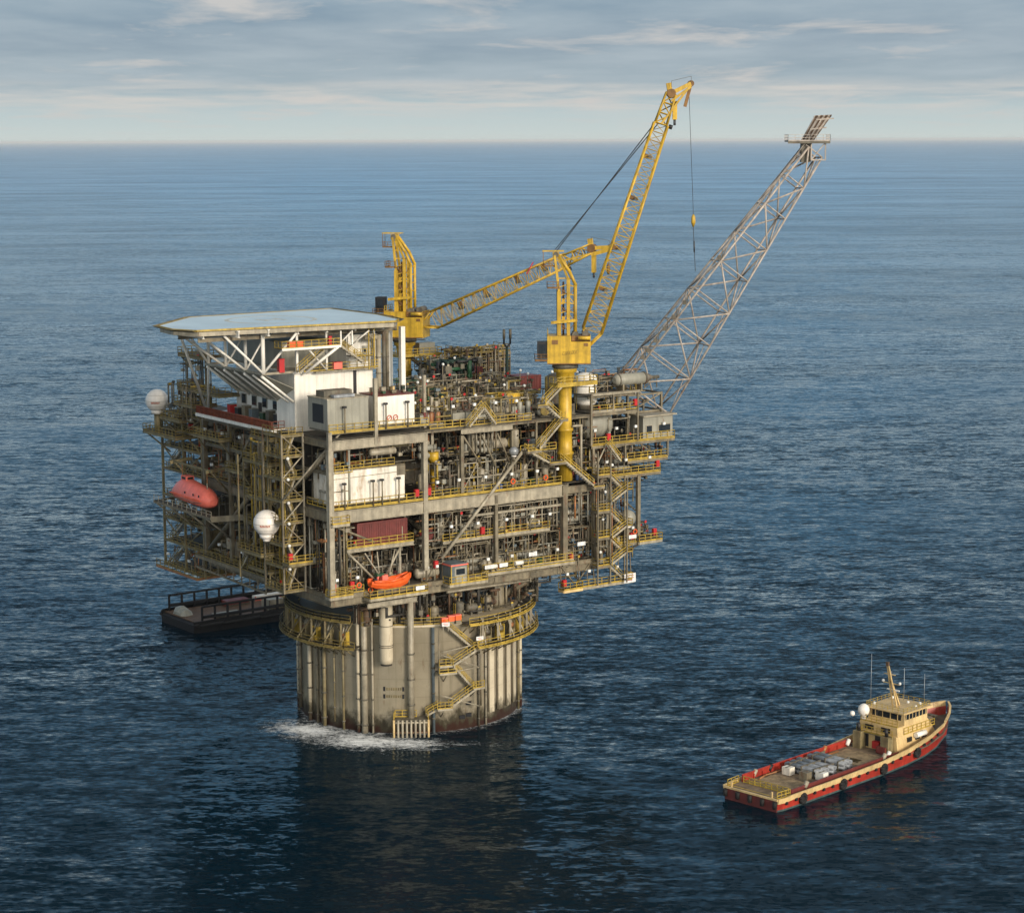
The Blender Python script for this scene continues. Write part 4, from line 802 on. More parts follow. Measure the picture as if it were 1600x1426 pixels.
mb=MB('lifeboat_red'); mb.box(-28.7,-27.3,22.6,24.6,37.,37.9); mb.mat('black'); mb.box(-28.73,-28.703,23.,24.2,37.35,37.75); mb.box(-28.5,-27.5,22.55,22.597,37.35,37.75); lb.part('wheelhouse',mb)
mb=MB('orange'); mb.beam((-29.95,26.5,35.),(-29.95,15.5,34.9),.1,.14); lb.part('fender_strip',mb)
mb=MB('black')
for b in (16,18,21): mb.cbox((-29.85,b,35.6),.06,.4,.35)
lb.part('porthole',mb); mb=MB('steel_light'); mb.tube((-28,25.5,36.6),(-28,25.5,37.5),.09,6); lb.part('lifting_hook',mb); mb=MB('steel_light'); mb.tube((-28,16.5,36.2),(-28,16.5,37.5),.09,6); lb.part('lifting_hook',mb); mb=MB('steel'); mb.path([(-29.95,27,34.6),(-30.02,24,34.35),(-30.02,21,34.6),(-30.02,18,34.35),(-29.9,15,34.6)],.05,4); lb.part('grab_line',mb)
for b in (25.5,16.5): mb=MB('copper'); mb.beam((-28,b,37.4),(-28,b,39.5),.1); lb.part('fall_wire',mb)
t=Thing('boat_davit','grey overhead davit beams that hold the red closed lifeboat','davit',(-26,20,38))
mb=MB('olive_steel'); 
for b in (15,28): mb.beam((-24.9,b,40),(-29,b,39.6),.35,.5); mb.tube((-28,b,39.5),(-25,b,36),.16,6)
mb.beam((-28.4,14,39.8),(-28.4,29,39.8),.25,.3); t.part('davit_arm',mb)
rb=Thing('rescue_boat','open orange rescue boat on the front ledge below the maroon container','rescue boat',(-15.3,F-.9,24.4))
secs=[]
for u,w,zt,zb in ((0,.75,1.55,.7),(.12,1.0,1.5,.35),(.35,1.1,1.25,.1),(.7,1.0,1.4,.1),(.88,.7,1.75,.45),(1,.15,2.05,1.3)):
    a=-18.9+u*7.4; c=F-.95
    secs.append([(a,c-w,24.7+zt),(a,c-w*.95,24.7+(zt+zb)/2),(a,c-w*.55,24.7+zb),(a,c+w*.55,24.7+zb),(a,c+w*.95,24.7+(zt+zb)/2),(a,c+w,24.7+zt),(a,c+w*.7,24.7+zt-.02),(a,c+w*.5,24.7+zb+.4),(a,c-w*.5,24.7+zb+.4),(a,c-w*.7,24.7+zt-.02)])
mb=MB('orange'); loft(mb,secs,False); rb.part('boat_hull',mb)
mb=MB('orange'); mb.path([(-18.6,F-1.9,26.25),(-16,F-2.05,26.0),(-13.6,F-1.95,26.2),(-11.9,F-1.2,26.7)],.2,8); mb.path([(-18.6,F,26.25),(-16,F+.15,26.0),(-13.6,F,26.2),(-11.9,F-.7,26.7)],.2,8); rb.part('collar_tube',mb)
mb=MB('lifeboat_red'); mb.box(-16.8,-15.8,F-1.3,F-.5,25.5,26.9); mb.beam((-17.8,F-.95,25.6),(-17.2,F-.95,27.2),.25); rb.part('console',mb)
mb=MB('black'); mb.box(-18.2,-17.6,F-1.2,F-.7,25.3,26.5); rb.part('engine',mb)
mb=MB('steel_dark'); mb.box(-17.8,-13,F-1.5,F-.4,24.0,24.9); rb.part('cradle',mb)
t=Thing('boat_davit','pale crossed davit frame standing over the orange rescue boat','davit',(-15,F+.4,23.8))
mb=MB('steel_light'); mb.tube((-19,F+.2,30.4),(-17,F-.7,26.9),.13,6); mb.tube((-13.6,F+.2,30.4),(-15.2,F-.7,26.9),.13,6); mb.tube((-16.8,F+.2,30.4),(-17,F-.7,26.9),.1,6); mb.tube((-12.8,F+.1,24),(-12.8,F+.1,30.5),.2,8); t.part('davit_arm',mb)
mb=MB('green'); mb.box(-17.6,-16.4,F-1.1,F-.2,26.8,27.2); t.part('winch',mb)

# ================================================================== CRANES
def crane(label,loc,rz,zped0,zb,boom_tip,mirror_low=False,foot=(4.0,59.3),raised=True,hooklab='',base_z=57.):
    """local frame: x along the boom, heights absolute; zb shifts the slewing house"""
    t=Thing('pedestal_crane',label,'crane',(loc[0],loc[1],0),rz,plat=False,group='yellow pedestal cranes')
    d=zb-57.
    Z=lambda z:z+d
    mb=MB('crane_yellow'); mb.lathe([(1.2,zped0),(1.2,zped0+4.2),(1.35,zped0+4.3),(1.35,zped0+4.6),(1.15,zped0+4.7),(1.1,zped0+8),(1.3,zped0+8.1),(1.3,zped0+8.5),(1.05,zped0+8.6),(1.05,Z(53.)),(1.35,Z(54.2)),(1.5,Z(55.4)),(1.9,Z(55.6)),(1.9,Z(56.8))],n=24); t.part('pedestal',mb)
    mb=MB('steel_dark'); mb.lathe([(2.1,Z(56.2)),(2.1,Z(56.9))],n=24); t.part('slew_ring',mb)
    hs=MB('crane_yellow'); hs.box(-2.9,4.0,-2.6,2.2,Z(57),Z(60.6)); hs.box(-2.9,.9,-2.6,2.2,Z(60.605),Z(61.5)); house=t.part('machine_house',hs)
    mb=MB('crane_dark'); mb.box(-2.2,-1.2,-2.66,-2.603,Z(60.2),Z(60.9)); mb.box(2.9,3.6,-2.66,-2.603,Z(59.9),Z(60.4)); mb.beam((-2.9,-2.63,Z(57.1)),(4.,-2.63,Z(57.1)),.05,.16); t.part('access_hatch',mb,parent=house)
    mb=MB('crane_dark'); mb.box(1.0,3.9,-2.2,2.1,Z(60.7),Z(61.5)); mb.mat('steel_dark'); mb.tube((1.6,-1.6,Z(61.6)),(1.6,1.6,Z(61.6)),.55,12); mb.tube((3.2,-1.6,Z(61.8)),(3.2,1.6,Z(61.8)),.55,12); t.part('winch',mb)
    mb=MB('crane_yellow'); mb.tube((2.0,-2.7,Z(61.2)),(3.9,-2.7,Z(61.2)),.3,10); t.part('air_cylinder',mb)
    if raised:
        mb=MB('ink'); x=-.55
        for i,w in enumerate((.38,.32,.34,.28,.34,.34,.36)):   # dark slanting italic lettering on the house side
            s=.2; z=Z(58.5+i*.04); y=-2.62
            mb.beam((x,y,z),(x+s,y,z+.55),.08,.03); mb.beam((x+.04,y,z+.03),(x+w*.8,y,z+.03),.07,.03)
            if i%2==0: mb.beam((x+s,y,z+.55),(x+w+.02,y,z+.55),.07,.03)
            if i%3: mb.beam((x+w*.7,y,z),(x+w*.7+s,y,z+.55),.07,.03)
            x+=w+.03
        t.part('lettering',mb,parent=house)
    mb=MB('rail_yellow'); mb.mat('grating').box(-3.6,4.6,-3.6,-2.65,Z(56.8),Z(56.9)) if not raised else None
    mb.mat('rail_yellow'); mb.rail([(-2.8,-2.5,Z(61.5)),(-2.8,2.1,Z(61.5))],1,1.2); mb.rail([(3.95,-2.5,Z(60.6)),(3.95,2.1,Z(60.6))],1,1.2); t.part('railing',mb)
    Zc=lambda z:Z(z)+(0 if raised else 3.4)
    if not raised: mb=MB('crane_yellow'); mb.box(-4.6,-2.95,-2.3,-.6,Z(59.8),Z(60.85)); t.part('cab_support',mb)
    mb=MB('black'); mb.box(-4.5,-2.95,-2.4,-.5,Zc(57.9),Zc(60.6)); cab=t.part('operator_cab',mb)
    mb=MB('glass'); mb.box(-4.54,-4.503,-2.2,-.7,Zc(58.5),Zc(60.2)); mb.box(-4.3,-3.15,-2.44,-2.403,Zc(58.5),Zc(60.2)); t.part('cab_window',mb,parent=cab)
    mb=MB('crane_dark'); mb.box(-4.9,-2.9,-2.7,-.3,Zc(57.5),Zc(57.62)); mb.rail([(-2.9,-2.7,Zc(57.62)),(-4.9,-2.7,Zc(57.62)),(-4.9,-.3,Zc(57.62))],1.,1,.04); t.part('cab_platform',mb)
    # kingpost gantry
    for y in (-1.3,1.2):
        mb=MB('crane_yellow'); mb.beam((-1.0,y,Z(61.4)),(-1.0,y,Z(68.6)),.6); mb.beam((-1.0,y,Z(68.6)),(-1.7,y*.7,Z(74.4)),.36); t.part('gantry_leg',mb)
        mb=MB('crane_yellow'); mb.beam((.5,y,Z(61.4)),(.5,y,Z(70.5)),.5); mb.beam((.5,y,Z(70.5)),(-1.3,y*.6,Z(74.4)),.3); t.part('gantry_leg',mb)
        mb=MB('crane_yellow'); mb.path([(1.6,y,Z(61.)),(1.6,y,Z(69.6)),(.7,y*.9,Z(71.6)),(-1.1,y*.6,Z(74.2))],.26,8); t.part('gantry_leg',mb)
    mb=MB('crane_yellow')
    for z in (63.6,65,66.4,67.8,69.2):
        mb.beam((-1,-1.3,Z(z)),(-1,1.2,Z(z)),.16); mb.beam((-1,-1.3,Z(z)),(.5,-1.3,Z(z+.5)),.13); mb.beam((.5,-1.3,Z(z+.5)),(1.6,-1.3,Z(z)),.13); mb.beam((.5,1.2,Z(z)),(1.6,1.2,Z(z)),.13)
        mb.beam((1.6,-1.3,Z(z)),(1.6,1.2,Z(z)),.14)
    for i,z in enumerate((62.2,63.6,65,66.4,67.8)):
        mb.mat('crane_yellow' if i%2 else 'crane_dark')
        a_,b_=((-1,.5) if i%2 else (.5,-1)); mb.beam((a_,-1.32,Z(z)),(b_,-1.32,Z(z+1.4)),.12); mb.beam((-1,-1.3 if i%2 else 1.2,Z(z)),(-1,1.2 if i%2 else -1.3,Z(z+1.4)),.12)
        a_,b_=((1.6,.5) if i%2 else (.5,1.6)); mb.beam((a_,-1.32,Z(z)),(b_,-1.32,Z(z+1.4)),.1); mb.cbox((-.3,-1.0,Z(z+.6)),.5,.4,.7)
    mb.mat('crane_yellow')
    for z in (70.6,72,73.4): k=(z-69.5)/5; mb.beam((-1-.5*k,-1.,Z(z)),(1.3-2*k,-1.,Z(z)),.16)
    t.part('gantry_lacing',mb)
    mb=MB('crane_yellow'); mb.beam((-2.3,-1.9,Z(63.6)),(1.9,-1.9,Z(64.)),.5,.45); t.part('cross_beam',mb)
    mb=MB('crane_yellow'); mb.box(-2.,-1.,-1.,.9,Z(73.8),Z(74.7)); mb.mat('steel_dark'); mb.tube((-1.5,-1.1,Z(74.3)),(-1.5,1.,Z(74.3)),.45,12); t.part('gantry_head',mb)
    mb=MB('crane_yellow'); mb.beam((-3.6,-.8,Z(74.9)),(-.2,-.8,Z(74.9)),.16); mb.beam((-3.6,.6,Z(74.9)),(-.2,.6,Z(74.9)),.16); mb.beam((-3.6,-.8,Z(74.9)),(-3.6,.6,Z(74.9)),.14); mb.mat('crane_dark'); mb.beam((-3.5,-.8,Z(72.6)),(-3.5,-.8,Z(74.9)),.08); mb.beam((-3.5,.6,Z(72.6)),(-3.5,.6,Z(74.9)),.08); mb.beam((-3.5,-.8,Z(72.5)),(-1.6,-.8,Z(72.5)),.12); mb.beam((-3.5,.6,Z(72.5)),(-1.6,.6,Z(72.5)),.12); mb.rail([(-1.7,-.9,Z(72.5)),(-3.5,-.9,Z(72.5)),(-3.5,.7,Z(72.5))],.9,.9,.035); t.part('head_platform',mb)
    mb=MB('crane_dark'); mb.box(-2.9,-.8,-1.6,1.4,Z(69.),Z(69.1)); mb.rail([(-1,-1.6,Z(69.1)),(-2.9,-1.6,Z(69.1)),(-2.9,1.4,Z(69.1))],1,.9,.04); t.part('mid_platform',mb)
    mb=MB('crane_dark'); mb.ladder((-1.35,-.2,Z(61.5)),(-1.35,-.2,Z(72.5)),.5); mb.tube((-.3,-.1,Z(61.5)),(-.3,-.1,Z(70)),.18,6); t.part('ladder',mb)
    # boom
    f0=(foot[0]-.6,0,foot[1]); tip=boom_tip; n=17
    dd=nrm(sub(tip,f0)); Lb=ln(sub(tip,f0)); up=nrm(crs((0,1,0),dd))
    p1=add(f0,mul(dd,3)); p2=add(f0,mul(dd,Lb-5)); n=24
    mb=MB('crane_yellow'); mb.lattice(p1,p2,3.0,3.1,2.4,2.2,n,(0,-1,0),.19,.05,bm='crane_yellow'); mb.mat('crane_yellow')
    for s in (-1,1):
        for h in (-1,1): mb.tube(add(f0,(0,s*1.5,0)),add(add(p1,(0,s*1.35,0)),mul(up,h*1.55)),.16,6)
    bm=t.part('boom',mb)
    mb=MB('crane_dark'); lo=-1 if up[2]>0 or up[0]<0 else 1
    for s in (-1,1): mb.tube(add(add(p1,(0,s*1.5,0)),mul(up,-1.6*(1 if up[0]<0 or not raised else -1))),add(add(p2,(0,s*1.2,0)),mul(up,-1.15*(1 if up[0]<0 or not raised else -1))),.16,6)
    mb.mat('crane_dark'); mb.tube(add(f0,(0,-1.7,0)),add(f0,(0,1.7,0)),.35,8); t.part('lower_chord',mb,parent=bm)
    for k in (.2,.4,.64,.84):
        c=lerp(p1,p2,k); mb=MB('crane_dark'); mb.beam(add(c,mul(up,-1.1)),add(c,mul(up,-.3)),.5,.7); mb.mat('steel_dark'); mb.tube(add(c,(0,-1.2,0)),add(c,(0,1.2,0)),.3,8); t.part('cable_guide',mb,parent=bm)
    # boom head
    mb=MB('crane_yellow'); h1=add(f0,mul(dd,Lb)); tp_=add(h1,mul(dd,1.2)); fx=(3.1 if raised else 3.2); e=add(h1,(fx,0,1.5 if raised else .2))
    mb.lattice(p2,h1,2.1,1.9,1.6,1.5,3,(0,-1,0),.16,.1); mb.beam(add(h1,(0,-.7,0)),add(e,(0,-.5,0)),.4,.6); mb.beam(add(h1,(0,.7,0)),add(e,(0,.5,0)),.4,.6); mb.mat('crane_dark'); mb.tube(add(h1,(0,-1.1,0)),add(h1,(0,1.1,0)),.7,12); mb.tube(add(e,(0,-.7,0)),add(e,(0,.7,0)),.5,12)
    mb.beam(add(e,(0,0,-.2)),add(e,(-.9 if raised else -.3,0,-3.6 if raised else -.6)),.35,.5); mb.mat('crane_yellow'); mb.beam(add(h1,(0,-.8,-1.2)),add(e,(0,-.6,-.5)),.35); mb.beam(add(p2,(0,-1,0)),add(e,(0,-.6,-.2)),.3); mb.beam(add(h1,(0,0,-.8)),add(h1,(-.4,0,1.6)),.9,.8); t.part('boom_head',mb,parent=bm)
    mb=MB('steel_dark'); mb.beam(add(h1,(0,-.9,1.9)),add(e,(0,-.9,1.1)),.06); mb.beam(add(h1,(0,-.9,.9)),add(h1,(0,-.9,1.9)),.06); mb.beam(add(e,(0,-.9,.2)),add(e,(0,-.9,1.1)),.06); mb.mat('black'); mb.tube(add(p2,mul(up,1.3)),add(p2,mul(up,1.9)),.35,8); t.part('head_rail',mb,parent=bm)
    # hook block and pennants
    hb=add(h1,(.6 if raised else .3,0,-1.2)); mb=MB('crane_yellow'); mb.beam(hb,add(hb,(0,0,-2.9)),.8,.7); mb.mat('cable'); mb.tube(add(hb,(0,0,-2.9)),add(hb,(0,0,-3.8)),.2,8); t.part('hook_block',mb)
    if raised:
        mb=MB('cable')
        for y in (-.8,.8): 
            for o in (0,.5): mb.tube((-1.6,y*.6,Z(74.6)+o),add(add(p2,(0,y,0)),mul(up,-.9+o if up[0]>0 else 1.1-o)),.045,4)
        t.part('pendant_line',mb)
        hk=add(e,(.0,0,-20.5)); mb=MB('cable'); mb.tube(add(e,(-.3,0,-.6)),add(hk,(.6,0,0)),.04,4); mb.tube(add(hk,(.6,0,-2)),add(hk,(1.,0,-9)),.05,4); mb.tube(add(hk,(.75,0,-4.2)),add(hk,(.8,0,-6.)),.13,5); t.part('hoist_line',mb)
        mb=MB('crane_yellow'); mb.lathe([(.1,0),(.32,-.4),(.36,-1.3),(.1,-2.)][::-1],add(hk,(.6,0,0)),10); t.part('headache_ball',mb)
    else:
        hk=add(e,(-.4,0,-1.)); mb=MB('crane_dark'); mb.lathe([(.12,-3.6),(.3,-3.2),(.3,-2.2),(.1,-1.8)],hk,8); mb.tube(add(hk,(0,0,-1.8)),hk,.04,4); t.part('headache_ball',mb)
        k=lerp(p1,p2,.72); mb=MB('pink_flag'); mb.beam(add(k,(0,-1.6,.6)),add(k,(1.1,-1.6,2.6)),.7,.08); t.part('flag',mb,parent=bm)
    return t
crane('yellow crane on the right with its lattice boom raised high above the sea',(8.6,338),R(0),37.9,57.,(16.7,0,99.6),foot=(4.0,59.3))
crane('yellow crane behind the helideck with its boom lowered to the right',(-18.6,366),R(-13.5),48.5,58.7,(33.2,0,74.3),foot=(3.6,60.6),raised=False)
t=Thing('crane_service_platform','yellow ring platform with cabinets around the back crane pedestal','platform',(12.6,21.7,55))
mb=MB('rail_yellow'); mb.box(10.2,19,18.6,24.5,55.4,55.7); mb.mat('crane_dark'); mb.beam((17.5,20,50),(18.6,19,55.4),.5); mb.mat('steel'); mb.tube((13,21,56),(19.5,19,50),.35,8); t.part('deck',mb)
mb=MB('rail_yellow'); mb.rail([(10.2,24.5,55.7),(10.2,18.6,55.7),(19,18.6,55.7),(19,24.5,55.7)],1.1,1.2); t.part('railing',mb)
mb=MB('panel_grey'); mb.box(15,18.2,19.5,21.5,55.7,57.6); t.part('cabinet',mb); mb=MB('crane_dark'); mb.box(16.5,20,18.8,22,48.5,53.5); mb.box(14,16,19,21,48.5,51); t.part('lower_housing',mb)

# ================================================================== FLARE BOOM
fl=Thing('flare_boom','long grey lattice flare boom slanting out over the sea on the far right','flare boom',(22.4,354,50),0,plat=False)
fl.off=(22.4,354,50)
al=R(14); side=(-sin(al),cos(al),0); B0=(22.0,354,49.6); B1=(51.0,361.2,90.2)
mb=MB('flare_steel'); N=8; d=nrm(sub(B1,B0)); up=nrm(crs(side,d)); up=up if up[2]>0 else mul(up,-1); rings=[]
for i in range(N+1):
    s=i/N; c=lerp(B0,B1,s**.96); w=6.8-3.8*s; h=9.2-6.2*s
    rings.append([add(add(c,mul(side,w/2*a)),mul(up,h/2*b)) for a,b in ((-1,-1),(1,-1),(1,1),(-1,1))])
for k in range(4):
    c_=MB('flare_steel'); c_.tube(rings[0][k],rings[-1][k],.18,8); fl.part('chord',c_)
for i in range(N+1):
    b=MB('flare_steel')
    for k in range(4):
        b.tube(rings[i][k],rings[i][(k+1)%4],.13,6)
        if i<N:
            a,e=(k,(k+1)%4) if (i+k)%2 else ((k+1)%4,k); b.tube(rings[i][a],rings[i+1][e],.15,6)
            if k in (0,2): b.tube(rings[i][k],lerp(rings[i+1][k],rings[i+1][(k+1)%4],.5),.08,5)
    fl.part('lattice_bay',b)
# flare pipes and walkway along the top face
for o,r in ((.4,.14),):
    c_=MB('flare_steel'); c_.tube(add(add(rings[0][3],mul(side,1.6+o)),mul(up,.25)),add(add(rings[-1][3],mul(side,1.0+o*.8)),mul(up,.3)),r,8); fl.part('flare_pipe',c_)
mb=MB('flare_steel'); a_=add(rings[0][3],mul(up,1.0)); b_=add(rings[-1][3],mul(up,.9))
mb.tube(a_,b_,.05,4); 
for i in range(24):
    q=lerp(rings[0][3],rings[-1][3],i/23); mb.beam(q,add(q,mul(up,1.)),.06); mb.beam(q,add(q,mul(side,.8)),.08,.04)
fl.part('walkway',mb)
for k in (.1,.13,.17,.22,.27,.33,.52): q=lerp(rings[0][3],rings[-1][3],k); mb=MB('steel_dark'); mb.cbox(add(q,mul(up,.6)),.6,.6,.7); mb.tube(q,add(q,(0,0,1.9)),.07,5); fl.part('junction_box',mb)
c=(50.2,361,92.0)
mb=MB('steel_dark'); mb.box(46.6,53.7,359,363.4,91.9,92.05); mb.beam((46.6,359,91.8),(53.7,359,91.8),.2,.3); mb.mat('flare_steel'); mb.rail([(46.6,363.4,92.05),(46.6,359,92.05),(53.7,359,92.05),(53.7,363.4,92.05)],1.1,1.1,.035)
for x,y in ((53,359.5),(50.6,359.5)): mb.beam((x,y,88.8),(x,y,91.9),.2)
mb.beam((50.6,359.5,88.9),(53,359.5,88.9),.22); mb.beam((50.6,359.5,88.9),(53,359.5,91.8),.16); fl.part('tip_platform',mb)
mb=MB('steel_dark'); mb.box(49,50.6,359.8,361.5,88.5,91.9); fl.part('knock_out_box',mb)
for j in range(7):
    for i in range(2):
        q=(49.1+.3*j,360+i*1.5,92.); e=(51.3+.42*j,360+i*1.5,96.0+.02*j); mb=MB('flare_steel' if (i+j)%2 else 'brown'); mb.tube(q,e,.09,6); mb.tube(e,add(e,(.12,0,.3)),.16,6,.11); fl.part('flare_burner',mb)
mb=MB('flare_steel'); mb.beam((50.4,360,94),(53.2,360,94.3),.2); mb.beam((51.4,360,95.6),(54.4,360,95.8),.2); fl.part('burner_brace',mb)
t=Thing('flare_root_frame','grey steel frame on the upper wing that the flare boom is pinned to','frame',(34,-10,48))
mb=MB('steel'); 
for a,b in ((33.8,-15),(33.8,-4),(41,-15),(41,-3)): mb.beam((a,b,43.2),(a,b,50.6),.35)
for z in (47.5,50.4): mb.beam((33.8,-15,z),(41,-15,z),.3); mb.beam((33.8,-15,z),(33.8,-4,z),.3); mb.beam((41,-15,z),(41,-3,z),.3)
mb.beam((33.8,-15,47.5),(41,-15,50.4),.2); mb.tube((33.8,-15,50.4),(38,-7,54),.25,8); t.part('post_frame',mb)

# ================================================================== EQUIPMENT KITS
def pipe_mess(parentadd,a0,a1,b0,b1,z0,z1,n,name='pipework',cols=None,rs=(.05,.22)):
    n=int(n*1.75); cols=cols or ['steel','steel','steel_dark','steel_light','olive_steel','shade_steel','panel_grey','copper']
    mb=MB('steel')
    for i in range(n):
        mb.mat(random.choice(cols)); r=rnd(*rs)*rnd(.6,1); a=rnd(a0,a1); b=rnd(b0,b1); z=rnd(z0+.4,z1-.4)
        pts=[(a,b,z)]
        for k in range(random.randint(2,5)):
            p=pts[-1]; c=random.random()
            if c<.42: q=(min(a1,max(a0,p[0]+rnd(-4.5,4.5))),p[1],p[2])
            elif c<.8: q=(p[0],p[1],random.choice((z0+.1,z1-.2,rnd(z0,z1))))
            else: q=(p[0],min(b1,max(b0,p[1]+rnd(-3,3))),p[2])
            if ln(sub(p,q))>.6: pts.append(q)
        if len(pts)>1: mb.path(pts,r,6)
        if random.random()<.25:
            q=pts[0]; mb.mat(random.choice(['steel_light','panel_grey','black','blue_grey','steel','steel_dark'])); mb.cbox(q,rnd(.3,.8),rnd(.3,.6),rnd(.3,.9))
        if random.random()<.5:
            q=pts[len(pts)//2]; mb.mat('steel_dark'); mb.cbox(q,r*3.2,r*3.2,r*3.4)
            if random.random()<.4: mb.mat(random.choice(['red','rail_yellow','steel_light'])); mb.tube(add(q,(0,-r,r*2)),add(q,(0,-r-.08,r*2)),.24,8)
    return parentadd(name,mb)
def framework(a0,a1,b0,b1,z0,z1,m='steel'):
    mb=MB(m); n=max(1,int((a1-a0)/2.6)); s=.14
    for i in range(n+1):
        a=a0+(a1-a0)*i/n
        for b in (b0,b1): mb.beam((a,b,z0),(a,b,z1),s)
        mb.beam((a,b0,z1),(a,b1,z1),s)
        if i<n and i%2==0: mb.beam((a,b0,z0),(a+(a1-a0)/n,b0,z1),s*.7)
    for b in (b0,b1):
        for z in (z1,(z0+z1)/2): mb.beam((a0,b,z),(a1,b,z),s)
    return tp('pipe_rack',mb)
# kit prototypes: built around the origin, then copied
PROTO={}
def proto(key,name,cat,group,build):
    PROTO[key]=(name,cat,group,build,[None])
def place(key,a,b,z,rz=0,noun=None,zone=''):
    name,cat,group,build,first=PROTO[key]
    if first[0] is None:
        t=Thing(name,'',cat,(a,b,z),rz,group,absolute=False); build(t); first[0]=t.o; o=t.o
    else: o=dup(first[0],(a,b,z),rz)
    later(o,noun,zone); return o
def k_flood(t):
    mb=MB('steel'); mb.tube((0,0,0),(0,0,2.3),.07,6); mb.beam((0,0,2.3),(0,-.35,2.45),.08); t.part('pole',mb)
    mb=MB('lamp_white'); mb.box(-.24,.24,-.62,-.3,2.2,2.62); t.part('lamp_head',mb)
proto('flood','deck_floodlight','floodlight','floodlights on short poles along the deck edges',k_flood)
def k_lampw(t):
    mb=MB('steel_dark'); mb.box(-.08,.08,-.08,.3,0,.16); t.part('bracket',mb); mb=MB('lamp_white'); mb.sphere((0,-.2,.08),.27,8,6); t.part('lamp_globe',mb)
proto('bulk','wall_lamp','wall lamp','round white lamps fixed to the steelwork',k_lampw)
def k_pole(t):
    mb=MB('steel'); mb.tube((0,0,-5.5),(0,0,.1),.07,6); t.part('pole',mb); mb=MB('lamp_white'); mb.sphere((0,-.12,.1),.25,8,6); t.part('lamp_globe',mb)
proto('polelamp','pole_lamp','lamp','round white lamps on tall thin poles',k_pole)
def k_post(t):
    mb=MB('steel'); mb.tube((0,0,-1),(0,0,2.7),.12,8); t.part('pole',mb); mb=MB('black'); mb.box(-.35,.2,-.25,.25,2.7,3.0); t.part('lamp_head',mb)
proto('post','lamp_post','lamp post','grey lamp posts in front of the box modules',k_post)
def k_pump(t):
    mb=MB('steel_dark'); mb.box(-1.3,1.3,-.6,.6,0,.22); t.part('base_frame',mb)
    mb=MB('green'); mb.tube((-1.1,0,.75),(.1,0,.75),.38,12); t.part('motor',mb)
    mb=MB('steel_light'); mb.tube((.25,0,.75),(.6,0,.75),.5,12); mb.tube((.45,0,1.1),(.45,0,2.3),.15,8); t.part('pump_casing',mb)
    mb=MB('steel'); mb.path([(.6,0,.75),(1.15,0,.75),(1.15,0,1.9)],.14,8); t.part('inlet_pipe',mb)
proto('pump','pump_skid','pump','pump sets standing on the decks',k_pump)
def k_hx(t):
    for z in (.7,1.9):
        mb=MB('panel_grey'); mb.vessel((0,0,z),.48,2.8,'x',14); t.part('exchanger_shell',mb)
    mb=MB('steel_dark'); mb.box(-1.1,-.9,-.5,.5,0,2.4); mb.box(.9,1.1,-.5,.5,0,2.4); t.part('saddle',mb)
    mb=MB('steel'); mb.path([(-1.2,0,2.3),(-1.2,0,2.9),(-1.2,-.8,2.9)],.13,8); t.part('nozzle',mb); mb=MB('steel'); mb.tube((1.2,0,2.3),(1.2,0,3.1),.13,8); t.part('nozzle',mb)
proto('hx','heat_exchanger','heat exchanger','stacked pairs of heat exchangers',k_hx)
def k_vv(t):
    mb=MB('steel_light'); mb.vessel((0,0,2.0),.62,2.6,'z',16); t.part('tank_shell',mb)
    mb=MB('steel_dark'); mb.lathe([(.5,0),(.5,.6)],n=12); t.part('skirt',mb)
    mb=MB('steel'); mb.tube((0,0,3.4),(0,0,4.2),.1,8); t.part('nozzle',mb); mb=MB('steel'); mb.tube((0,-.5,2.6),(0,-1.,2.6),.12,8); t.part('nozzle',mb)
proto('vv','process_vessel','vessel','upright process vessels',k_vv)
def k_hv(t):
    mb=MB('steel_light'); mb.vessel((0,0,1.3),.8,3.6,'x',18); t.part('tank_shell',mb)
    mb=MB('steel_dark'); mb.box(-1.3,-1.05,-.6,.6,0,1.); mb.box(1.05,1.3,-.6,.6,0,1.); t.part('saddle',mb)
    mb=MB('steel'); mb.tube((-.9,0,2),(-.9,0,2.7),.13,8); t.part('nozzle',mb); mb=MB('steel'); mb.tube((.6,0,2),(.6,0,2.6),.2,8); t.part('nozzle',mb)
proto('hv','process_drum','tank','horizontal process drums',k_hv)
def k_cab(t):
    mb=MB('panel_grey'); mb.box(-.6,.6,-.35,.35,.1,2.0); t.part('cabinet_body',mb); mb=MB('steel_light'); mb.box(-.52,-.03,-.385,-.352,.2,1.9); mb.box(.03,.52,-.385,-.352,.2,1.9); t.part('door',mb)
    mb=MB('steel_dark'); mb.box(-.6,.6,-.3,.3,0,.1); t.part('plinth',mb)
proto('cab','electrical_cabinet','cabinet','grey electrical cabinets',k_cab)
def k_fire(t):
    mb=MB('red'); mb.box(-.34,.34,-.25,.25,.2,1.3); t.part('box_body',mb); mb=MB('red'); mb.box(-.28,.28,-.285,-.252,.3,1.2); t.part('door',mb); mb=MB('steel'); mb.box(-.3,-.2,-.2,.2,0,.2); mb.box(.2,.3,-.2,.2,0,.2); t.part('foot',mb)
proto('fire','fire_hose_box','hose box','red fire hose boxes along the railings',k_fire)
def k_valve(t):
    mb=MB('steel'); mb.tube((-.9,0,.7),(.9,0,.7),.16,8); mb.tube((-.9,0,0),(-.9,0,.75),.14,8); mb.tube((.9,0,0),(.9,0,.75),.14,8); t.part('pipe_spool',mb)
    mb=MB('steel_dark'); mb.sphere((0,0,.7),.33,10,6); mb.tube((-.45,0,.7),(-.37,0,.7),.3,10); mb.tube((.37,0,.7),(.45,0,.7),.3,10); t.part('valve_body',mb)
    mb=MB('red'); mb.tube((0,0,1.),(0,0,1.5),.05,6); mb.lathe([(.34,1.5),(.34,1.56)],n=12); t.part('handwheel',mb)
proto('valve','gate_valve','valve','gate valves with red handwheels',k_valve)
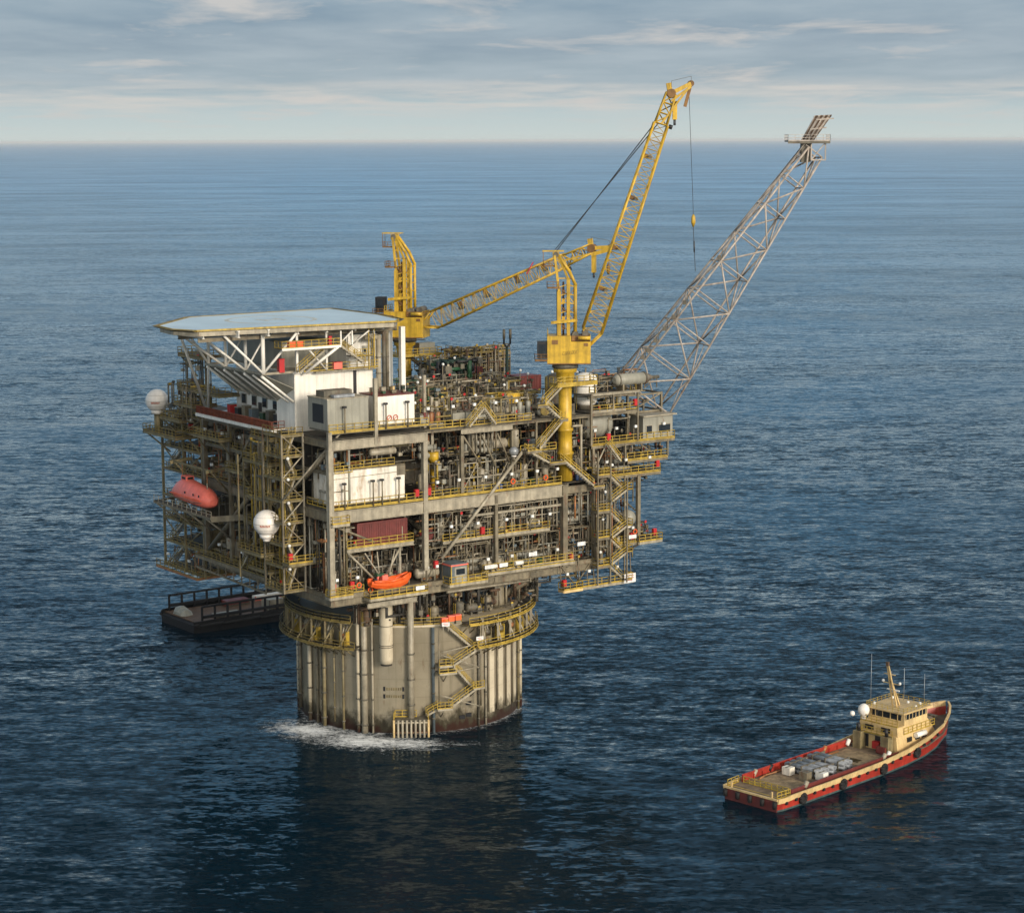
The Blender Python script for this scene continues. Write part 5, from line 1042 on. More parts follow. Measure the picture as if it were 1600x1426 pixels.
def k_drum(t):
    mb=MB('blue'); mb.lathe([(.29,0),(.3,.03),(.3,.86),(.29,.88)],n=12); t.part('drum_body',mb); mb=MB('steel_light'); mb.lathe([(.31,.28),(.31,.31)],n=12); mb.lathe([(.31,.58),(.31,.61)],n=12); t.part('hoop',mb)
proto('drum','oil_drum','drum','blue oil drums',k_drum)
def k_buoy(t):
    mb=MB('orange'); n=14
    for i in range(n):
        a,b=2*pi*i/n,2*pi*(i+1)/n; mb.tube((.38*cos(a),0,.7+.38*sin(a)),(.38*cos(b),0,.7+.38*sin(b)),.1,6)
    t.part('ring',mb); mb=MB('steel'); mb.box(-.05,.05,.06,.12,0,1.1); t.part('bracket',mb)
proto('buoy','lifebuoy','lifebuoy','orange lifebuoys on the rails',k_buoy)
def k_raft(t):
    mb=MB('white_paint'); mb.tube((-.75,0,.7),(.75,0,.7),.36,14); t.part('canister',mb); mb=MB('steel'); mb.box(-.6,-.45,-.35,.35,0,.55); mb.box(.45,.6,-.35,.35,0,.55); t.part('cradle',mb)
proto('raft','liferaft_canister','liferaft','white liferaft canisters',k_raft)
def k_panel(t):
    mb=MB('sign_white'); mb.box(-.8,.8,-.05,0,0,.62); t.part('panel',mb); mb=MB('steel'); mb.beam((-.5,.05,-.7),(-.5,.05,.6),.08); mb.beam((.5,.05,-.7),(.5,.05,.6),.08); t.part('post',mb)
proto('sign','sign_board','sign','small white signs',k_panel)
def k_fan(t):
    mb=MB('panel_grey'); mb.box(-1.2,1.2,-1.2,1.2,.8,2.0); t.part('plenum',mb); mb=MB('steel_dark'); [mb.lathe([(.5,2.0),(.5,2.25)],(x,y,0),12) for x in(-.6,.6) for y in (-.6,.6)]; t.part('fan_ring',mb)
    mb=MB('steel'); [mb.beam((x,y,0),(x,y,.8),.12) for x in(-1.1,1.1) for y in (-1.1,1.1)]; t.part('leg',mb)
proto('fan','air_cooler','air cooler','square air coolers on the upper deck',k_fan)
NOUN={'pump':'green pump set','hx':'twin grey exchanger','vv':'pale upright vessel','hv':'pale horizontal drum','cab':'grey two door cabinet','valve':'valve with red handwheel','drum':'blue oil drum','fan':'square grey air cooler','fire':'red hose box','flood':'white floodlight on a short pole','bulk':'round white wall lamp','raft':'white liferaft canister','buoy':'orange lifebuoy'}
def stock(a0,a1,b0,b1,z,kinds,zone,step=2.7,rot=0):
    a=a0
    while a<a1:
        k=random.choice(kinds)
        place(k,a+rnd(-.3,.3),rnd(b0,b1),z,rot+random.choice((0,0,pi/2 if k in('pump','valve') else 0)),NOUN[k],zone); a+=step*rnd(.75,1.25)

F=-18
# ---- front face, lower deck
stock(-23.5,-9,-16.5,-15,24.4,['pump','valve','vv','cab','valve'],'on the lower deck behind the rescue boat',2.4)
stock(-7,17,-16.6,-15,24.4,['pump','valve','hx','valve','hv','cab'],'on the lower deck right of the small cabin',2.5)
stock(-7,24,-13,-11,24.4,['vv','hx','hv','pump'],'in the second row of the lower deck',3)
for a0 in (-24,-17,-7.5,-1,5.5,12,18.5): pipe_mess(tp,a0,a0+6.4,F+.6,-11,24.5,30,17)
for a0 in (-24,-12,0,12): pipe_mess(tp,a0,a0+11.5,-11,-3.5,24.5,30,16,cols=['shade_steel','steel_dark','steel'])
# ---- mezzanine
stock(-7.5,16,-16,-14.5,30.4,['valve','pump','hx','cab','vv','valve','hv'],'on the mezzanine by the diagonal brace',2.2)
stock(18.5,25,-16,-14,30.4,['vv','hx'],'on the mezzanine deck under the crane pedestal',2.8)
for a0 in (-24,-17,-7.5,-1,5.5,12,18.5): pipe_mess(tp,a0,a0+6.4,F+.6,-11,30.6,35.6,18)
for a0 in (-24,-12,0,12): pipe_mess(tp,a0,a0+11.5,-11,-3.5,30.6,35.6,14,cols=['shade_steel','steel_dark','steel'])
# ---- main deck
stock(-7,17,-16.6,-15.2,37.6,['vv','hx','valve','pump','vv','hv'],'on the main deck left of the crane pedestal',2.3)
stock(20,25.5,-16.6,-15.2,37.6,['vv','cab'],'on the main deck right of the crane pedestal',2.8)
for a0 in (-7.5,-1,5.5,12,19.5): pipe_mess(tp,a0,a0+6.4,F+.5,-10.5,37.8,43,20,cols=['steel','steel_light','olive_steel','steel_dark','panel_grey','steel','rail_yellow'])
for a0 in (-7.5,-1,5.5,12,19.5): pipe_mess(tp,a0,a0+6.4,-14,-8.5,43.4,48,16)
pipe_mess(tp,-24,-9,F+1,-12.5,43.6,46.6,20)
for x in range(7): 
    a=-.6+x*.75; mb=MB('steel_light' if x%2 else 'steel'); mb.tube((a+3,-15.5,43.4),(a+3,-15.5,47.8),.16,8); tp('riser',mb)
for a in (-6.2,-4.9): mb=MB('steel_light'); mb.beam((a,-15,43),(a,-15,56.5 if a<-5 else 53),.45); mb.mat('maroon'); mb.cbox((a,-15,50.2),.75,.75,1.0); tp('riser',mb)
mb=MB('crane_yellow'); mb.lathe([(.55,37.6),(.55,43),(.9,43.2),(.9,44.4)],(-4.7,-15,0),14); tp('riser',mb)
stock(-6,17,-15.5,-14,43.2,['vv','hx','valve','cab','hv'],'on the narrow deck below the upper girder',2.6)
framework(-1,8,F+.5,-13.5,37.8,42.4,'steel_light'); framework(9.4,17,F+.6,-14.5,37.8,43,'steel'); framework(-7.5,4,F+.7,-14,24.6,29.6,'steel'); framework(5.6,17.5,F+.6,-14,30.6,35,'steel_light'); framework(-6,4,F+.7,-14,30.6,35,'steel'); framework(6,24,F+.8,-14,24.6,29.8,'steel')
# ---- upper deck
UZ='among the pipes of the upper deck'
stock(-6,17,-15.5,-13.5,48.3,['hx','cab','vv','fan','valve','hv'],'along the front edge of the upper deck',2.6)
stock(-5,22,-9,-7,48.3,['hx','fan','vv','hv','fan'],'in the second row of the upper deck',3.2)
stock(-4,24,-2,0,48.3,['fan','vv','hv','hx'],'in the third row of the upper deck',3.2)
for a0,b0_,z1 in ((-6.5,-16,52.5),(0,-15,52),(6,-16,52),(12,-13,52.5),(-6,-9,54),(1,-8,53.4),(8,-8,53.4),(15,-8,53.5),(0,1,54),(8,1,54),(16,2,53.5)):
    pipe_mess(tp,a0,a0+6,b0_,b0_+5.5,48.4,z1,18,cols=['steel','steel_light','olive_steel','steel_dark','panel_grey','rail_olive','brown','steel'])
for a0,a1,b0_,b1_,z1,m in ((-6,0,-12.5,-10,52.4,'olive_steel'),(2,9,-12,-9,51.6,'steel_light'),(10,17,-11,-8,51.8,'rail_yellow'),(2,12,0,4,53.4,'steel'),(-5,1,-2,2,54,'green'),(13,22,0,3,52.6,'steel')): framework(a0,a1,b0_,b1_,48.4,z1,m)
pipe_mess(tp,10,17,4,10,52,56,26,cols=['dark_green','black','green','dark_green'],rs=(.1,.5))
pipe_mess(tp,-7,0,-13,-6,52,54.5,22,cols=['green','dark_green','olive_steel','steel'])
# tall process tower block at the back of the upper deck
pk=Thing('process_tower','tall cluttered grey and yellow process tower behind the upper deck','process tower',(21,15,48.4))
for i in range(7):
    a=13.2+i*2.5; h=rnd(5.2,6.6)+(1. if i in(3,4,5) else 0)
    mb=MB(['steel_light','steel','olive_steel','panel_grey','crane_dark'][i%5]); mb.vessel((a,15+(i%2)*1.5,48.4+h*.5),.7+.25*(i%3),h*.82,'z',14); pk.part('tower_vessel',mb)
for z in (51.2,53.2,54.8,56.0):
    mb=MB('grating'); a0,a1=(13,29.6) if z<55.5 else (19.5,29.6); mb.box(a0,a1,13,18,z-.1,z); mb.mat('rail_olive'); mb.rail([(a0,18,z),(a0,13,z),(a1,13,z),(a1,18,z)],1.1,1.5,.05); mb.mat('steel')
    for i in range(9): a=a0+(a1-a0)*i/8; mb.beam((a,13,48.4),(a,13,z),.2)
    pk.part('tower_platform',mb)
for i in range(7): pipe_mess(pk.part,12.8+i*2.3,15.8+i*2.3,12.6,17.5,49,56.8 if i>1 else 55.6,26,cols=['steel','steel_light','olive_steel','steel_dark','rail_olive','brown','panel_grey'])
# ---- right wing
stock(27,33,-15.5,-13,37.8,['vv','hx'],'on the lower balcony of the right wing',2.6)
stock(32.5,39.5,-16,-14.5,40.1,['hx','valve','cab'],'on the middle balcony under the grey control cabin',2.4)
stock(27,33.5,-16,-14,26.3,['pump','vv','valve'],'on the low right deck behind the radome',2.3)
stock(34.5,38,-15,-11,26.3,['valve','pump'],'on the low right corner ledge',2)
stock(30,40.5,-9,-7,43.2,['vv','hv','hx'],'behind the grey control cabin',2.8)
for a0,a1,b0_,b1_,z0,z1,n in ((20,26,F+.6,-12,37.8,43,14),(26,33,F+.8,-9,38,42.6,26),(32,40,F+.8,-9,40.3,43,18),(26.3,30.6,F+.8,-10,26.5,31.5,24),(30,33.5,-14,-10,26.5,33,14),(28,34,-16,-8,43.4,48,16),(34,41,-12,-6,43.4,49,18),(27,34,-15,-6,48.6,51,16),(26.5,40,-14,-6,51.4,54.2,34),(26,33,-16.5,-8,32,37,30),(20,26,F+.5,-13,24.6,30,20),(20,26,F+.5,-13,30.6,36,20),(24.3,29.5,F-1.2,F+.8,24,37,22),(20,26,-17.6,-12,43.4,48,14)):
    pipe_mess(tp,a0,a1,b0_,b1_,z0,z1,n)
framework(27,40,-15,-8,51.4,53.2,'steel'); framework(26.4,33.6,F+.7,-12,26.4,31,'steel'); framework(26.4,33.4,F+.9,-12,33,37.2,'olive_steel')
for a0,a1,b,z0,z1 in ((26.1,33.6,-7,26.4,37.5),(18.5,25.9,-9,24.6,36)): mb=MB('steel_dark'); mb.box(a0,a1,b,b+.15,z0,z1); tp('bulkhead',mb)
mb=MB('steel_light'); mb.path([(19.8,F-.5,46.8),(21.6,F-.5,46.8),(21.6,F-.5,38.5)],.2,8); tp('riser',mb)
# ---- left face
stock2=[]
def stockb(b0_,b1_,a0,a1,z,kinds,zone,step=2.8):
    b=b0_
    while b<b1_:
        k=random.choice(kinds); place(k,rnd(a0,a1),b,z,pi/2,NOUN[k],zone); b+=step*rnd(.8,1.2)
stockb(-2.5,22,-24,-23,24.5,['valve','pump','cab','vv'],'on the lower deck of the left face')
stockb(-2.5,22,-23.6,-22.5,43.2,['hv','fan','vv','cab','hx'],'on the left face just below the white terrace',2.4)
stockb(-2.5,22,-23.8,-23,37.6,['cab','hx','vv','valve'],'on the left face beside the red lifeboat',2.6)
stockb(25,38,-23.8,-22.5,44.2,['hx','cab','vv'],'under the far left radome gallery',2.6)
stockb(25,38,-23.8,-22.5,37.2,['vv','cab','pump'],'in the left lattice tower',2.6)
for z0,z1,n in ((24.6,30,14),(30.6,35.8,10),(37.7,42.6,22),(43.3,46.8,26)):
    for q in (-4,4.5,13): pipe_mess(tp,-24.8,-20.5,q,q+8.5,z0,z1,n)
for z0,z1 in ((20.4,24),(24.6,28),(28.7,32),(37.2,41),(41.2,44),(44.2,46.6)): pipe_mess(tp,-24.6,-16,24.5,38.5,z0,z1,12,cols=['steel','olive_steel','steel_dark','copper'])
pipe_mess(tp,-26.5,-22.5,24,34,46.6,52.5,24,cols=['olive_steel','rail_yellow','steel_dark','steel']); pipe_mess(tp,-25.6,-22.5,24,30,52,57.5,12,cols=['olive_steel','steel_dark'])
pipe_mess(tp,-27.4,-25.4,-9.5,-4.8,24.6,47.5,14,cols=['olive_steel','steel_dark','rail_yellow']); pipe_mess(tp,-28,-25.3,-4.2,4,26,46.5,34,cols=['olive_steel','steel_dark','steel','rail_yellow'])
pipe_mess(tp,-25,-21.2,-17.5,-10,24.6,36,22); pipe_mess(tp,-25,-21.2,-17.4,-11,38,46.5,14)
# ---- below the lower deck, on top of the hull
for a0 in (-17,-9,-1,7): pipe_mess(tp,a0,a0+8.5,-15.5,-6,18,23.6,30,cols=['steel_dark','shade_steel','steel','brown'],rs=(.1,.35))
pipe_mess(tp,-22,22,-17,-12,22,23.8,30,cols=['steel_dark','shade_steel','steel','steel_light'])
for i,(a,b) in enumerate(((3,-14.5),(6,-14.),(8.2,-12.8),(0,-15),(-12,-13.5),(-15,-11.5),(12,-9.5),(-5,-15.4))):
    v=vessel('',a,b,17.4,.75,1.6 if i%2 else 2.2,['steel_dark','steel','brown'][i%3],'z' if i%2 else 'x',group='dark tanks on top of the hull',name='hull_top_tank'); later(v.o,'dark '+('upright' if i%2 else 'horizontal')+' tank','on the hull top under the lower deck')
mb=MB('steel'); mb.hexa([(13.2,-11.5,17.5),(16.5,-10,17.5),(16.5,-9.7,17.5),(13.2,-11.2,17.5),(15.,-13,24),(19.5,-11,24),(19.5,-10.7,24),(15.,-12.7,24)]); tp('support_leg',mb)
# large grey ducts under the rear
for p in [((4,-17.2,23.),(15,-16.6,23.2)),((-4,-17.6,22.4),(13,-15.8,21.9))]: mb=MB('steel_light'); mb.tube(*p,.22,8); tp('under_deck_pipe',mb)

# ---- larger one-off packages, each its own size and colour
PK=[('on the lower deck front',24.4,[-23,-12.5,-6,3.5,9.5,15.2,21.5]),('on the mezzanine front',30.4,[-6,-.5,4,9.8,14,20.5]),('on the main deck front',37.6,[-6.5,-3,1.5,6.6,11,15.5,22]),('on the narrow deck under the upper girder',43.2,[-4,3,11,15]),('on the upper deck front half',48.3,[-4.5,1.4,7.2,12.6,16.5,20.6])]
i=0
for zone,z,AA in PK:
    for a in AA:
        i+=1; w,d,h=rnd(1.4,3.4),rnd(1.2,2.4),rnd(1.1,2.7); m=['panel_grey','steel_dark','olive_steel','blue_grey','steel_light','brown','steel','white_stained','dark_green','panel_grey','copper'][i*7%11]
        nm,cat,noun=[('generator_package','generator','louvred machinery package'),('filter_skid','filter','filter skid with two pots'),('cable_reel','reel','big cable reel')][i%3]
        t=Thing(nm,'',cat,(a,-15.2 if z<43 or z>48 else -14,z),0,'large equipment packages on the decks',absolute=False)
        if i%3==0:
            mb=MB(m); mb.box(-w/2,w/2,-d/2,d/2,.2,h); t.part('housing',mb); mb=MB('black'); [mb.box(-w*.4,w*.4,-d/2-.03,-d/2-.003,zz,zz+.09) for zz in (h*.35,h*.45,h*.55,h*.65,h*.75)]; t.part('louvre',mb)
            mb=MB('steel'); mb.tube((w*.3,0,h),(w*.3,0,h+.9),.16,8); t.part('exhaust_pipe',mb); mb=MB('steel_dark'); mb.box(-w/2-.1,w/2+.1,-d/2-.1,d/2+.1,0,.197); t.part('skid',mb)
        elif i%3==1:
            mb=MB('steel_dark'); mb.box(-w/2,w/2,-.7,.7,0,.25); t.part('skid',mb)
            for s in (-1,1): mb=MB(m); mb.vessel((s*w*.25,0,h*.55+.25),.42,h*.7,'z',14); t.part('filter_pot',mb)
            mb=MB('steel_light'); mb.path([(-w*.25,0,h+.3),(-w*.25,0,h+.7),(w*.25,0,h+.7),(w*.25,0,h+.3)],.13,8); mb.path([(-w*.5,-.5,.5),(w*.5,-.5,.5)],.16,8); t.part('header_pipe',mb)
        else:
            R_=h*.45; mb=MB(m); mb.lathe([(R_*.8,-d*.3),(R_*.8,d*.3)],(0,0,R_+.2),18,'y'); t.part('cable_winding',mb)
            for s in (-1,1): mb=MB('rail_olive' if i%2 else 'maroon'); mb.lathe([(R_,s*d*.3-.06),(R_,s*d*.3+.06)],(0,0,R_+.2),18,'y'); t.part('flange',mb)
            mb=MB('steel_dark'); mb.box(-R_,R_,-d*.34,d*.34,0,.18); t.part('stand',mb)
        later(t.o,noun,zone)
# cluttered underside on the right and loose bracing below the wing
pipe_mess(tp,12,26,-17,-9,21.2,23.8,26,cols=['steel_dark','shade_steel','steel','olive_steel'],rs=(.06,.2)); pipe_mess(tp,26.2,33.4,-17,-8,23.4,26,18,cols=['steel_dark','steel','olive_steel'])
pipe_mess(tp,26,38,-17.4,-6,35.,37.6,16,cols=['steel_dark','steel','olive_steel']); pipe_mess(tp,33.8,38.4,-16,-9,26.4,28.6,16)
for p,q in (((26,-17.6,26.3),(30,-17.2,23.6)),((33.6,-17.2,26.2),(30,-17.2,23.6)),((18,-17.8,24),(21,-17.8,20.4)),((24.2,-17.8,24),(21,-17.8,20.4)),((26.2,-17.5,37.5),(33.6,-17.5,31.5)),((33.6,-17.5,37.5),(29,-17.5,33)),((34,-17.4,43),(38,-17.4,40.2)),((34,-8,43),(34,-16,38))):
    mb=MB('steel'); mb.tube(p,q,.13,6); tp('diagonal_brace',mb)

# ---- lamps, boxes and signs
for a,z in [(x,37.7) for x in (-6,-2,3,8,13,17)]+[(x,30.5) for x in (-3.5,1.5,7,12,15.5)]+[(x,24.5) for x in (-24.2,-20.6,-8,-6.2,3.4,8,12.6,17)]+[(x,49.3) for x in (-7.6,-3,1,5,9,14)]+[(x,43.3) for x in (24.6,29,33,39)]+[(x,37.9) for x in (27,31,36)]+[(28,26.4),(32.5,26.4)]+[(18.4,20.4),(22.8,20.4),(28.6,20.4),(-4,24.2),(20.5,54)]:
    zone={37.7:'on the main deck edge',30.5:'on the mezzanine edge',24.5:'on the lower deck edge',49.3:'on the upper deck edge',43.3:'on the right upper wing rail',37.9:'on the right lower balcony',26.4:'beside the right hand radome',20.4:'on the lowest hanging walkway',24.2:'beside the blue grey cabin',54:'at the crane access platform'}[z]
    place('flood',a,F+.25 if z!=20.4 else F-.6,z,0,NOUN['flood'],zone)
for b,z in [(x,37.7) for x in (-2,5,12,19)]+[(x,43.3) for x in (-3,4,9,15,21)]+[(x,24.7) for x in (1,9,17)]+[(x,44.2) for x in (26,33,38)]+[(x,30.5) for x in (0,8)]+[(x,20.4) for x in (27,35)]:
    zone={37.7:'on the left face at lifeboat level',43.3:'on the left face under the terrace',24.7:'on the low left gallery',44.2:'near the far left radome',30.5:'on the left face mezzanine',20.4:'at the foot of the left lattice tower'}[z]
    place('flood',-25.4 if z!=20.4 else -26,b,z,-pi/2,NOUN['flood'],zone)
for z in (26,29.6,33,36.2,39.8,43): place('bulk',-28.2,-10.75,z+1.8,0,NOUN['bulk'],'inside the left stair tower')
for a,z in ((26,35.5),(27.4,39.8),(25.5,31),(28.5,29.3),(25,25.6)): place('bulk',a,F-1.0,z,0,NOUN['bulk'],'in the right hand stair tower')
for a,b,z in ((-8,-15,52.8),(-6.3,-11,53.7),(-3,-8,55),(0,-4,55.2),(2,-3,54.4),(-1,-5.5,53.5),(9,3,56.2),(14.6,8,56.5),(17,6,55.8),(20,5,56.3),(24,2,56.3),(6,-11,52.6),(10,-10,52),(13,-9,53),(17,-9,52.6),(22,-3,54.6),(27,-3,57.2),(30,-6,54.5),(16,-6,51.7)): place('polelamp',a,b,min(z,48.3+5.4) if a>12 and b<8 else z-.6,0,'round white lamp on a thin pole','among the upper deck pipes')
for a,b,zone in ((-22.6,F+.2,'in front of the long stained module'),(-17.6,F+.2,'in front of the long stained module'),(-16,F+.2,'in front of the long stained module'),(-13,F+.2,'in front of the long stained module')): place('post',a,F-.25,38.6,0,'grey lamp post',zone)
for a in (-22.4,-15.2,-11.3,): place('post',a,F-.3,50.2,0,'grey lamp post','in front of the upper deck box modules')
for a,z,zone in ((-24.6,25,'at the left end of the lower deck front'),(-21.4,25,'at the left end of the lower deck front'),(-9.6,38,'beside the long grey column'),(-7.4,38,'beside the long grey column'),(2.6,30.8,'beside the diagonal brace'),(-6.2,26.4,'left of the small cabin'),(27.6,43.6,'on the right upper wing'),(37.9,38.3,'at the end of the right lower balcony'),(33.2,48.9,'under the right wing frame'),(20,24.4,'where the right walkway starts'),(32.6,26.6,'by the right radome'),(37.4,26.8,'on the low right corner ledge'),(17.8,20.6,'on the lowest hanging ledge')):
    place('fire',a,F+.15 if z!=20.6 else F-1,z,0,NOUN['fire'],zone)
place('fire',-28.6,-11.9,29.2,0,NOUN['fire'],'on the left ledge below the ball radome'); place('fire',-24.6,23,37.6,0,NOUN['fire'],'beside the lifeboat station'); place('fire',-24.5,29,44.3,0,NOUN['fire'],'under the far left radome')
for a,z,zone in ((-18.4,24,'on the rescue boat ledge'),(-20.4,25,'beside the rescue boat'),(8.2,38.2,'on the main deck rail'),(14.6,38.2,'on the main deck rail'),(32.9,27.4,'on the right deck by the radome'),(5,24.8,'on the lower walkway rail')): place('buoy',a,F-.35,z,0,NOUN['buoy'],zone)
for a,b,z,zone in ((-10.4,F-1.9,24.0,'on the rescue boat ledge rail'),(2.8,F-1.4,25.6,'left one of the pair on the lower walkway rail'),(5.6,F-1.4,25.6,'right one of the pair on the lower walkway rail'),(11.5,F-1.1,26.6,'halfway along the lower walkway'),(21.2,F-1.1,27.2,'near the right end of the lower walkway'),(32.4,F-.3,27.0,'beside the right radome')): place('sign',a,b,z,0,'small blank white sign',zone)
t=Thing('warning_board','large white board with faint red writing hung below the right walkway','sign',(31.2,F-1.3,20)); mb=MB('sign_white'); mb.box(29.9,32.3,F-1.35,F-1.28,19.9,21.4); t.part('panel',mb)
mb=MB('ink_red')
for z,w in ((21.1,1.8),(20.7,2.0),(20.3,1.4)): 
    n=int(w/.16)
    for i in range(n): mb.box(31.1-w/2+i*.16,31.1-w/2+i*.16+.1,F-1.37,F-1.353,z-.1,z+.06)
t.part('lettering',mb)
for a in (-20,-14,4,9): place('raft',a,F-.3 if a<0 else F-.7,24.0 if a<-8 else 25.,0,NOUN['raft'],'on the lower deck front rail') if a>0 else None
for a,b in ((6,-17),(6.7,-17.1),(11,-17),(22,-16.8),(23,-16.6)): place('drum',a,b,37.6,0,NOUN['drum'],'on the main deck edge')
for a,b in ((-26,-2),(-26.5,-.5)): place('drum',a,b,37.6,0,NOUN['drum'],'on the left side gallery')
for i in range(6):
    t=Thing('storage_rack','','rack',(-5+i*4.4,-12.8,48.35),group='racks on the upper deck',absolute=False); mb=MB(['white_stained','olive_steel','panel_grey','steel_light','rail_yellow','brown'][i])
    for x in(-1.2,1.2):
        for y in (-.6,.6): mb.beam((x,y,0),(x,y,2.2),.12)
    t.part('rack_frame',mb); mb=MB(['steel','blue_grey','dark_green','green','steel_light','panel_grey'][i]); [mb.box(-1.15,1.15,-.55,.55,z,z+.5) for z in (.3,1.2)]; t.part('shelf_load',mb)
    later(t.o,'open rack with two loaded shelves','near the front of the upper deck')

# ================================================================== SUPPLY VESSEL
def vx(loc,rz,name,label,cat): return Thing(name,label,cat,(loc[0],loc[1],0),rz,plat=False)
def supply():
    L=50.; t=vx((33.3,285.9),R(45),'supply_vessel','red and cream offshore supply ship with an open cargo deck','ship')   # origin at the stern
    # stations: x, half beam at rail, half beam at waterline, deck height, rail height
    ST=[(0,4.9,4.5,1.7,1.95),(1.2,5.1,4.8,1.7,1.95),(3,5.2,4.9,1.7,2.1),(12,5.25,5.0,1.7,2.1),(24,5.25,5.0,1.7,2.3),(31,5.25,4.7,1.8,2.8),(37,5.0,3.9,2.1,3.6),(42,4.2,2.6,2.6,4.4),(45.2,2.9,1.3,3.0,5.0),(47.5,1.5,.4,3.4,5.4),(48.7,.35,.08,3.6,5.6)]
    def side(f0,f1,m,name,out=.0,zlo=None):
        mb=MB(m); k=[]
        for s in (-1,1):
            base=len(mb.v); n=len(ST)
            for (x,hr,hw,zd,zr) in ST:
                za,zb=f0(zd,zr),f1(zd,zr)
                def wid(z): u=max(0,min(1,z/zr)); return hw+(hr-hw)*u+out
                for dd in (0,.22): mb.v+= [(x,s*(wid(za)-min(dd,wid(za)*.6)),za),(x,s*(wid(zb)-min(dd,wid(zb)*.6)),zb)]
            for i in range(n-1):
                a=base+i*4; b=a+4
                for q in ((a,a+1,b+1,b),(a+2,b+2,b+3,a+3),(a+1,a+3,b+3,b+1),(a,b,b+2,a+2)): mb.face(list(q) if s>0 else list(q)[::-1])
            a=base; mb.face([a,a+2,a+3,a+1]); a=base+(n-1)*4; mb.face([a,a+1,a+3,a+2])
        return t.part(name,mb)
    side(lambda d,r:-1.2,lambda d,r:.28,'teal_wl','bottom_paint')
    side(lambda d,r:.28,lambda d,r:r-.75,'hull_red','hull_side')
    side(lambda d,r:r-.75,lambda d,r:r,'hull_cream','rubbing_band',.12)
    mb=MB('hull_cream')
    for s in (-1,1):
        for i in range(2,len(ST)-1):
            p,q=ST[i],ST[i+1]; mb.beam((p[0],s*(p[1]-.08),p[4]+.03),(q[0],s*(q[1]-.08),q[4]+.03),.3,.08) if i>6 else None
    mb.beam((0,-4.8,1.75),(0,4.8,1.75),.3,.25); t.part('stern_sill',mb)
    mb=MB('maroon'); mb.box(-.05,.15,-4.6,4.6,-1,1.6); t.part('transom',mb)
    mb=MB('wood_deck')
    for i in range(len(ST)-1):
        p,q=ST[i],ST[i+1]; mb.mat('wood_deck' if i<5 else 'steel_dark')
        mb.hexa([(p[0],-p[1]+.3,p[3]-.2),(q[0],-q[1]+.3,q[3]-.2),(q[0],q[1]-.3,q[3]-.2),(p[0],p[1]-.3,p[3]-.2),(p[0],-p[1]+.3,p[3]),(q[0],-q[1]+.3,q[3]),(q[0],q[1]-.3,q[3]),(p[0],p[1]-.3,p[3])])
    t.part('cargo_deck',mb)
    # inner cargo rails, stern rail and yellow deck line
    mb=MB('maroon')
    for s in (-1,1):
        mb.mat('hull_red' if s>0 else 'maroon'); mb.box(3.5,29.5,s*4.35-.09,s*4.35+.09,1.75,2.8 if s>0 else 2.45)
        for x in range(4,30,2): mb.box(x-.1,x+.1,s*4.2-.085,s*4.2+.085,1.75,2.4)
        mb.mat('hull_red')
    t.part('cargo_rail',mb)
    mb=MB('rail_yellow'); mb.rail([(3,-4.6,1.72),(.3,-4.4,1.72)],1.,.8,.05); mb.rail([(3,4.6,1.72),(.3,4.4,1.72)],1.,.8,.05); mb.rail([(3.4,-4.,1.72),(3.4,4.,1.72)],.9,1,.05); mb.box(1,1.25,-4.2,4.2,1.71,1.73); t.part('stern_rail',mb)
    mb=MB('hull_cream'); 
    for y in (-3.6,3.6): mb.beam((.2,y,1.8),(.2,y,2.7),.2)
    t.part('stern_post',mb)
    for x0_,x1_,y0_,y1_,m in ((5,9.5,-3.6,3.4,'plank_tan'),(21.5,27.5,-3.4,3.6,'plank_tan'),(9.6,11.4,-3.8,-.5,'steel_dark'),(22.5,24,-2,1,'rail_olive'),(3.7,4.9,-3.9,3.9,'rail_olive')):
        mb=MB(m); n=max(2,int((x1_-x0_)/.45)); z_=1.71 if x0_<21 else 1.715
        for i in range(n): a=x0_+(x1_-x0_)*i/n; mb.box(a,a+(x1_-x0_)/n-.06,y0_+((i*5)%3)*.12,y1_-((i*7)%4)*.1,z_,z_+.05)
        t.part('deck_planking',mb)
    mb=MB('copper'); mb.path([(25,3.3,1.85),(20,3.6,1.85),(14,3.4,1.85),(8,3.7,1.85),(6,3.2,1.85)],.12,6); t.part('deck_hose',mb)
    # fenders
    for x,y,z in [(5.2,-5.25,1.0),(14.5,-5.35,1.0),(24.5,-5.35,1.1),(33.5,-5.0,1.6)]:
        mb=MB('rubber'); 
        for i in range(10): a,b=2*pi*i/10,2*pi*(i+1)/10; mb.tube((x+.62*cos(a),y,z+.62*sin(a)),(x+.62*cos(b),y,z+.62*sin(b)),.27,6)
        mb.tube((x,y+.1,z),(x,y-.02,z),.5,10); t.part('tyre_fender',mb)
    for s in (-1,1):
        for i in range(19):
            mb=MB('rubber')
            x=1.5+i*2.1; j=max(k for k in range(len(ST)) if ST[k][0]<=x); p,q=ST[j],ST[min(j+1,len(ST)-1)]; u=(x-p[0])/(q[0]-p[0]); w=p[1]+(q[1]-p[1])*u; z=p[3]+(q[3]-p[3])*u; zr=p[4]+(q[4]-p[4])*u; mb.cbox((x,s*(w+.08),zr-.85),.42,.24,.4); t.part('fender_block',mb)
    for y in (-4.4,-2.2,0,2.2,4.4): mb=MB('rubber'); mb.tube((-.18,y,.5),(-.18,y,1.5),.33,8); t.part('stern_fender',mb)
    # superstructure
    def blk(x0,x1,y0,y1,z0,z1,m,name,sl0=0,sl1=0,tp_=0):
        mb=MB(m); mb.hexa([(x0,y0,z0),(x1,y0,z0),(x1,y1,z0),(x0,y1,z0),(x0+sl0,y0+tp_,z1),(x1-sl1,y0+tp_,z1),(x1-sl1,y1-tp_,z1),(x0+sl0,y1-tp_,z1)]); return t.part(name,mb)
